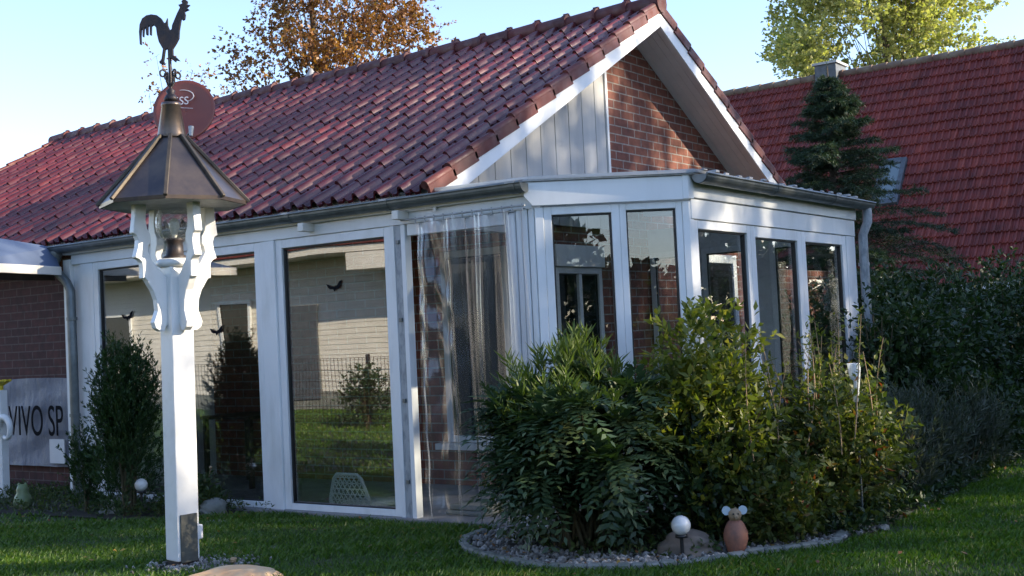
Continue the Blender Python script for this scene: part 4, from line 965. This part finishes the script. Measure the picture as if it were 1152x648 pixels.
# ------------------------------------------------------------------ ground
edge_r = [(60, 4.2), (30, 3.4), (15, 2.85), (10.7, 2.74), (9.4, 2.66), (8.57, 2.62), (7.6, 2.62), (7.0, 2.70), (6.5, 2.98), (6.0, 3.28), (5.76, 3.62), (5.68, 4.03), (5.82, 4.5), (6.12, 4.9), (6.55, 5.05)]
edge_l = [(6.66, 7.25), (6.5, 7.6), (6.15, 7.75), (6.02, 8.2), (5.95, 9.0), (5.85, 10.0), (5.7, 11.0), (5.2, 13.5)]
mb = MB(); mb.add([(-400, -400, 0), (400, -400, 0), (400, 400, 0), (-400, 400, 0)], [(0, 1, 2, 3)]); g_ = mb.build('lawn_ground', M['turf'], None, origin=(0, 0, 0)); tag(g_, kind='structure')
def sheet(name, poly, z, mat, zt=.0):
    mb = MB(); n = len(poly); c = np.mean(np.array(poly), 0)
    mb.add([(x, y, z) for x, y in poly], [list(range(n))]); o = mb.build(name, mat, None, origin=(c[0], c[1], 0)); tag(o, kind='structure'); return o
sheet('flower_bed', edge_r+[(6.9, 5.05), (7.5, 4.0), (11.0, 3.95), (11, 9), (60, 9)], .012, M['soil'])
sheet('flower_bed', edge_l+[(7.2, 13.5), (7.2, 10), (6.75, 10), (6.75, 7.25)], .012, M['soil'])
def smooth_path(pts, m=8):
    P = np.array(pts, float); out = []
    for i in range(len(P)-1):
        p0, p1, p2, p3 = P[max(i-1, 0)], P[i], P[i+1], P[min(i+2, len(P)-1)]
        for k in range(m):
            t = k/m; out.append(.5*((2*p1)+(-p0+p2)*t+(2*p0-5*p1+4*p2-p3)*t*t+(-p0+3*p1-3*p2+p3)*t**3))
    return np.array(out+[P[-1]])
pe = smooth_path(edge_r[7:], 10); rk = np.random.default_rng(14); mb = MB(); acc = 0
for i in range(0, len(pe)-2, 2):
    a, b = pe[i], pe[i+2]; d = nrm(np.array([*(b-a), 0])); nn2 = np.array([-d[1], d[0], 0]); L = np.linalg.norm(b-a)
    mb.obox((*(a+b)/2, .022+rk.normal(0, .004)), d, nn2, UP, L/2-.003, .026+rk.random()*.01, .020)
o = mb.build('kerb', M['kerb'], None, bevel=.01); tag(o, kind='structure')
ICO = None
def ico(sub):
    import bmesh
    bm = bmesh.new(); bmesh.ops.create_icosphere(bm, subdivisions=sub, radius=1); v = np.array([x.co[:] for x in bm.verts]); f = [[w.index for w in x.verts] for x in bm.faces]; bm.free(); return v, f
def rock(name, label, cat, pos, size, mat, seed, group=None, rot=0., sub=4, amp=.16):
    v, f = ico(sub); r = np.random.default_rng(seed); d = np.ones(len(v))
    for k in range(9):
        w = r.normal(size=3)*(1.2+k*.55); d += amp/(1+k*.5)*np.sin(v@w+r.uniform(0, 6))
    p = v*d[:, None]*np.array(size); c, s = math.cos(rot), math.sin(rot)
    p = np.stack([p[:, 0]*c-p[:, 1]*s, p[:, 0]*s+p[:, 1]*c, p[:, 2]], 1)+np.array(pos)
    mb = MB(); mb.add(p, f, 0, True); o = mb.build(name, M[mat], None, origin=(pos[0], pos[1], 0)); tag(o, label, cat, group); return o
AX = math.atan2(RT[1], RT[0])
q = onZ(268, 652); rock('sandstone_boulder', 'sunlit orange sandstone slab on the grass at the foot of the lamp post', 'rock', (q[0], q[1], .02), (.26, .15, .055), 'sandstone', 3, rot=AX, amp=.10)
q = onZ(262, 641); rock('pebble', 'small reddish pebble on top edge of the orange slab', 'rock', (q[0]+.02, q[1]+.02, .055), (.018, .015, .016), 'clay_pale', 5)
q = onZ(778, 626); rock('boulder', 'low grey boulder behind the white globe light', 'rock', (q[0]+.06, q[1]+.04, .03), (.17, .12, .095), 'stone', 7, rot=AX)
q = onZ(140, 577); rock('boulder', 'pale long boulder in the bed below the conifer', 'rock', (q[0], q[1], .03), (.20, .13, .10), 'kerb', 8, rot=AX)
q = onZ(236, 582); rock('boulder', 'whitish rock in the bed right beside the lamp post', 'rock', (q[0], q[1], .05), (.13, .1, .08), 'kerb', 9, rot=AX+.3)
q = onZ(236, 588); rock('flat_stone', 'flat grey stepping stone between lamp post and panes', 'rock', (q[0], q[1]-.06, .0), (.16, .09, .022), 'kerb', 10, rot=AX-.2)
for i, (u, v, s, lab) in enumerate(((952, 606, .045, 'roundish pale stone at the end of the kerb'), (1000, 597, .03, 'small pale stone at the lawn edge below the ragged bush'), (1042, 574, .028, 'small stone at the lawn edge before the lavender'))):
    q = onZ(u, v); rock('edge_stone', lab, 'rock', (q[0], q[1]+.03, .02), (s*1.5, s, s*.8), 'kerb', 20+i, 'stones along the lawn edge', rot=AX+i, sub=3)
# gravel
def gravel(rng, pts, size):
    v, f = ico(1); V = []; Fc = []; A = []
    for k, (x, y) in enumerate(pts):
        s = size*rng.uniform(.5, 1.5); q = v*rng.uniform(.6, 1.3, 3)*s+rng.normal(0, .12*s, v.shape); b = len(V)
        V += [tuple(w) for w in q+[x, y, .012+s*.5]]; Fc += [[i+b for i in t] for t in f]; A += [rng.random()]*len(v)
    me = bpy.data.meshes.new('gravel'); me.from_pydata(V, [], Fc); a = me.attributes.new('rnd', 'FLOAT', 'POINT'); a.data.foreach_set('value', np.array(A, np.float32)); return me
m, t, b = principled('gravel_stone', (.3, .3, .28), .85); a = nd(t, 'ShaderNodeAttribute', attribute_name='rnd').outputs['Fac']; t.links.new(ramp(t, a, (0, (.08, .075, .065)), (.6, (.22, .21, .19)), (1, (.40, .38, .35))), b.inputs['Base Color']); M['gravel'] = m
rg = np.random.default_rng(12); gp_ = []
pg = smooth_path(edge_r[6:], 12); cg = np.array([6.5, 3.9])
for k in range(1700):
    i = rg.integers(len(pg)); p = pg[i]; inw = np.array([6.9, 3.9])-p; inw = inw/np.linalg.norm(inw); gp_.append(tuple(p+inw*(.05+rg.random()**1.4*.38)+rg.normal(0, .02, 2)))
o = link('gravel', gravel(rg, gp_, .013), M['gravel'], None); tag(o, 'grey gravel inside the curved stone edging', 'gravel', kind='stuff')
gp2 = [(LC0[0]+rg.normal(0, .16)+RT[0]*.12, LC0[1]+rg.normal(0, .16)+RT[1]*.12) for _ in range(520)]
o = link('gravel', gravel(rg, gp2, .011), M['gravel'], None); tag(o, 'small gravel ring around the foot of the lamp post', 'gravel', kind='stuff')
# grass blades
def inside(P, poly):
    x, y = P[:, 0], P[:, 1]; c = np.zeros(len(P), bool); n = len(poly)
    for i in range(n):
        x1, y1 = poly[i]; x2, y2 = poly[(i+1) % n]
        k = ((y1 > y) != (y2 > y)) & (x < (x2-x1)*(y-y1)/(y2-y1+1e-12)+x1); c ^= k
    return c
lawn = [(60, 4.2)]+[tuple(p) for p in edge_r[1:]]+[(6.70, 5.05), (6.70, 7.25)]+edge_l+[(5.2, 13.5), (-8, 13.5), (-8, -10), (60, -10)]
rgs = np.random.default_rng(77)
PATCH = [(*onZ(u, v)[:2], r) for u, v, r in ((305, 618, .11), (352, 636, .07), (455, 606, .08), (1010, 596, .14), (90, 620, .08), (560, 636, .06), (1085, 600, .07), (400, 600, .05))]
def grass(n, d0, d1, L, W, seedr):
    d = np.sqrt(seedr.uniform(d0**2, d1**2, n)); l = seedr.uniform(-.5, .5, n)*d
    P = np.stack([d*FW[0]+l*RT[0], d*FW[1]+l*RT[1]], 1); P = P[inside(P, lawn)]
    P = P[np.linalg.norm(P-LC0[:2], axis=1) > .16+.06*seedr.random(len(P))]
    n = len(P); nse = np.sin(P[:, 0]*3.1+1)*np.sin(P[:, 1]*2.7)+.5*np.sin(P[:, 0]*7.7+P[:, 1]*6.1); k = seedr.random(n) < .8+.2*nse
    for (cx_, cy_, rr_) in PATCH: k &= (np.linalg.norm((P-[cx_, cy_])*[1, .6], axis=1) > rr_*(.6+.4*seedr.random(n))) | (seedr.random(n) < .22)
    P = P[k]; nse = nse[k]; n = len(P)
    a = seedr.uniform(0, 6.28, n); tilt = seedr.uniform(.1, .75, n); D = np.stack([np.cos(a)*tilt, np.sin(a)*tilt, np.ones(n)], 1); S = np.stack([-np.sin(a), np.cos(a), np.zeros(n)], 1)
    LL = L*seedr.uniform(.45, 1.3, n)*(1+.22*nse); P3 = np.stack([P[:, 0], P[:, 1], np.zeros(n)], 1)
    S2 = nrm(S); D = nrm(D)
    V = np.stack([P3-S2*W/2, P3+S2*W/2, P3+D*LL[:, None]*.6+S2*W*.35, P3+D*LL[:, None]+np.stack([np.cos(a), np.sin(a), -.2*np.ones(n)], 1)*LL[:, None]*.25], 1).reshape(-1, 3)
    return V, np.clip(seedr.random(n)*.85+.12*nse+.06, 0, 1)
ga = grass(210000, 5.6, 9.6, .042, .0045, rgs); gb = grass(120000, 9.4, 16, .045, .0075, rgs)
gm = fast_mesh('grass', np.concatenate([ga[0], gb[0]]), 4, np.concatenate([ga[1], gb[1]]))
o = link('grass', gm, M['grass'], None, (0, 0, 0)); tag(o, 'short green lawn grass', 'grass', kind='stuff')
# reflected lawn: coarser tufts nearer the clapboard house
n = 50000; P = np.stack([rgs.uniform(-4, 5, n), rgs.uniform(8, 22, n)], 1); a = rgs.uniform(0, 6.28, n)
V = kites(np.stack([P[:, 0], P[:, 1], np.zeros(n)], 1), np.stack([np.cos(a)*.5, np.sin(a)*.5, np.ones(n)], 1), np.stack([-np.sin(a), np.cos(a), np.zeros(n)], 1), .05, .02)
k = np.repeat(inside(P, [(-4, 8), (5, 8), (5.2, 13.5), (5, 22), (-4, 22)]), 4)
o = link('grass', fast_mesh('grass', V[k], 4, rgs.random(k.sum()//4)), M['grass'], None, (0, 15, 0)); tag(o, 'lawn grass before the clapboard bungalow', 'grass', kind='stuff')
# ground cover in the left bed and leaf litter in the main bed
def cover(poly, n, L, W, hh, seed, mat, name, label):
    r = np.random.default_rng(seed); po = np.array(poly); P = np.stack([r.uniform(po[:, 0].min(), po[:, 0].max(), n), r.uniform(po[:, 1].min(), po[:, 1].max(), n)], 1); P = P[inside(P, poly)]; n = len(P)
    nz = .5+.5*np.sin(P[:, 0]*9+P[:, 1]*5)*np.sin(P[:, 1]*7)
    V, A = spray(r, np.stack([P[:, 0], P[:, 1], .01+hh*nz*r.random(n)], 1), r.normal(0, .5, (n, 3))+[0, 0, .7], .06, 5, L, W)
    o = link(name, fast_mesh(name, V, 4, A), M[mat], None); tag(o, label, name.replace('_', ' '), kind='stuff')
cover(edge_l+[(7.1, 13.5), (7.1, 10.1), (6.7, 10.1), (6.7, 7.25)], 4200, .035, .012, .10, 3, 'lf_ground', 'ground_cover', 'low heathery ground cover in the narrow bed before the panes')
cover([(5.95, 3.9), (6.2, 3.3), (7.0, 2.85), (10.6, 2.65), (10.5, 3.5), (7.4, 3.6), (6.9, 4.6), (6.3, 4.8)], 2600, .04, .018, .07, 4, 'lf_ground', 'ground_cover', 'low leafy ground cover under the bushes')
cover([(7.1, 2.66), (8.6, 2.60), (9.4, 2.62), (10.7, 2.70), (15, 2.82), (20, 3.0), (20, 3.5), (15, 3.2), (10.7, 3.05), (8.6, 2.95), (7.2, 3.0)], 9000, .045, .018, .14, 14, 'lf_hedge', 'ground_cover', 'dark green ground cover along the lawn edge to the right')
n = 420; P = rgs.uniform([5.6, 2.7], [8.0, 5.0], (n, 2)); k = ~inside(P, lawn); P = P[k]; n = len(P); a = rgs.uniform(0, 6.28, n)
V = kites(np.stack([P[:, 0], P[:, 1], np.full(n, .03)], 1), np.stack([np.cos(a), np.sin(a), rgs.normal(.1, .2, n)], 1), np.stack([-np.sin(a), np.cos(a), rgs.normal(0, .2, n)], 1), .04, .026)
o = link('leaf_litter', fast_mesh('leaf_litter', V, 4, rgs.uniform(.5, 1, n)), M['lf_beech'], None); tag(o, 'fallen brown leaves on the bed', 'leaves', kind='stuff')

n = 260; d_r = rgs.uniform(6.2, 13, n); l_r = rgs.uniform(-.5, .5, n)*d_r; P = np.stack([d_r*FW[0]+l_r*RT[0], d_r*FW[1]+l_r*RT[1]], 1); P = P[inside(P, lawn)]; n = len(P); a = rgs.uniform(0, 6.28, n)
V = kites(np.stack([P[:, 0], P[:, 1], rgs.uniform(.02, .045, n)], 1), np.stack([np.cos(a), np.sin(a), rgs.normal(.1, .3, n)], 1), np.stack([-np.sin(a), np.cos(a), rgs.normal(0, .35, n)], 1), rgs.uniform(.025, .05, n), rgs.uniform(.015, .03, n))
o = link('leaf_litter', fast_mesh('leaf_litter', V, 4, rgs.uniform(.3, 1, n)), M['lf_beech'], None); tag(o, 'fallen autumn leaves scattered over the lawn', 'leaves', kind='stuff')
# ------------------------------------------------------------------ small garden things
def globe_light(q, r, hh, label):
    root = empty('globe_light', (q[0], q[1], 0), label, 'garden light', 'white globe garden lights')
    mb = MB(); mb.tube([(q[0], q[1], 0), (q[0], q[1], hh)], .011, 10); mb.lathe(q, [(0, hh-.004), (.036, hh), (.036, hh+.018), (0, hh+.02)], 16); mb.build('stake', M['plastic_black'], root)
    mb = MB(); mb.lathe((q[0], q[1], hh+.012+r), [(max(1e-4, r*math.sin(a)), -r*math.cos(a)) for a in np.linspace(0, math.pi, 17)], 28); mb.build('globe', M['globe'], root)
globe_light(onZ(768, 629), .058, .125, 'white globe light on a black stake in front of the low grey boulder')
q = onZ(160, 582); globe_light(q, .053, .20, 'white globe light in the narrow bed beside the conifer')
q = onZ(829, 625); s = .0058
ms = empty('clay_mouse', (q[0], q[1], 0), 'terracotta mouse figure with pale round ears at the edge of the bed', 'figurine')
mb = MB(); mb.lathe(q, [(0, 0), (.035, 0), (.05, .02), (.062, .06), (.072, .10), (.070, .14), (.052, .185), (.035, .205), (0, .21)], 22); mb.build('body', M['terracotta'], ms)
hc = q+[0, 0, .235]
mb = MB(); mb.lathe(hc, [(1e-4, -.038), (.028, -.03), (.04, -.005), (.038, .018), (.022, .036), (1e-4, .04)], 18); mb.tube([hc-FW*.02, hc-FW*.055+[0, 0, -.008]], [.024, .009], 10); mb.build('head', M['clay_pale'], ms)
for sg_ in (-1, 1):
    ec = hc+RT*sg_*.048+[0, 0, .028]; mb = MB(); mb.tube([ec-FW*.006, ec+FW*.006], [.026, .026], 18); mb.build('ear', M['ear'], ms, bevel=.003)
    mb = MB(); mb.tube([hc-FW*.036+RT*sg_*.014+[0, 0, .012], hc-FW*.041+RT*sg_*.014+[0, 0, .012]], .005, 8); mb.build('eye', M['plastic_black'], ms)
    mb = MB(); mb.tube([q+RT*sg_*.03-FW*.04+[0, 0, .012], q+RT*sg_*.03-FW*.085+[0, 0, .010]], [.02, .016], 10); mb.build('foot', M['clay_pale'], ms)
q = onZ(26, 572); fg = empty('frog_figure', (q[0], q[1], 0), 'small glazed green frog figure near the silver sheet', 'figurine')
mb = MB(); mb.lathe(q, [(0, 0), (.07, 0), (.085, .05), (.07, .11), (.05, .14), (.055, .17), (.04, .21), (0, .22)], 16); mb.build('body', M['frog'], fg)
for sg_ in (-1, 1):
    mb = MB(); ec = q+RT*sg_*.03+[0, 0, .215]; mb.lathe(ec, [(1e-4, -.02), (.018, 0), (1e-4, .02)], 10); mb.build('eye', M['frog'], fg)
# rain gauge
p = atD(962, 432, 7.75); rgg = empty('rain_gauge', (p[0], p[1], 0), 'clear conical rain gauge standing up out of the ragged bush', 'rain gauge')
mb = MB(); mb.tube([(p[0], p[1], 0), (p[0], p[1], .83)], .008, 8); mb.build('stake', M['zinc'], rgg)
m, _t, _b = principled('clear_gauge', (.75, .80, .82), .12); _b.inputs['Alpha'].default_value = .5; mb = MB()
mb.lathe((p[0], p[1], .81), [(.014, 0), (.022, .06), (.032, .15), (.042, .24), (.046, .25)], 18); mb.build('cup', m, rgg, solid=.003)

# ------------------------------------------------------------------ light, sky, camera
w = bpy.data.worlds.new('World'); SC.world = w; w.use_nodes = True; t = w.node_tree
sky = nd(t, 'ShaderNodeTexSky', sky_type='NISHITA'); sky.sun_disc = False; sky.sun_elevation = SUN_EL
az = math.atan2(SUN_AZ[0], SUN_AZ[1]); sky.sun_rotation = az; sky.air_density = 1.0; sky.dust_density = .35; sky.ozone_density = 2.8
t.links.new(mixc(t, 1., sky.outputs[0], (1.10, .99, 1.02), 'MULTIPLY'), t.nodes['Background'].inputs[0]); t.nodes['Background'].inputs[1].default_value = .15
sl = bpy.data.lights.new('sun', 'SUN'); sl.energy = 4.4; sl.angle = R_(.55); sl.color = (1, .86, .66)
so = bpy.data.objects.new('sun', sl); COL.objects.link(so); sd = Vector((SUN_AZ[0]*math.cos(SUN_EL), SUN_AZ[1]*math.cos(SUN_EL), math.sin(SUN_EL)))
so.rotation_euler = sd.to_track_quat('Z', 'Y').to_euler(); so.location = (20, -20, 20)
cd = bpy.data.cameras.new('camera'); co = bpy.data.objects.new('camera', cd); COL.objects.link(co)
cd.sensor_width = 36; cd.lens = F/1152*36; cd.clip_start = .1; cd.clip_end = 2000
Rm = np.stack([RM[:, 0], -RM[:, 1], -RM[:, 2]], 1); mw = Matrix.Identity(4)
for i in range(3):
    for j in range(3): mw[i][j] = Rm[i, j]
    mw[i][3] = C0[i]
co.matrix_world = mw; SC.camera = co
SC.view_settings.view_transform = 'Standard'; SC.view_settings.look = 'None'; SC.view_settings.gamma = 1; SC.view_settings.exposure = 1.4
SC.render.engine = 'CYCLES'; SC.cycles.use_denoising = True; SC.cycles.max_bounces = 8; SC.cycles.transparent_max_bounces = 24
SC.cycles.caustics_reflective = False; SC.cycles.caustics_refractive = False; SC.cycles.sample_clamp_indirect = 6
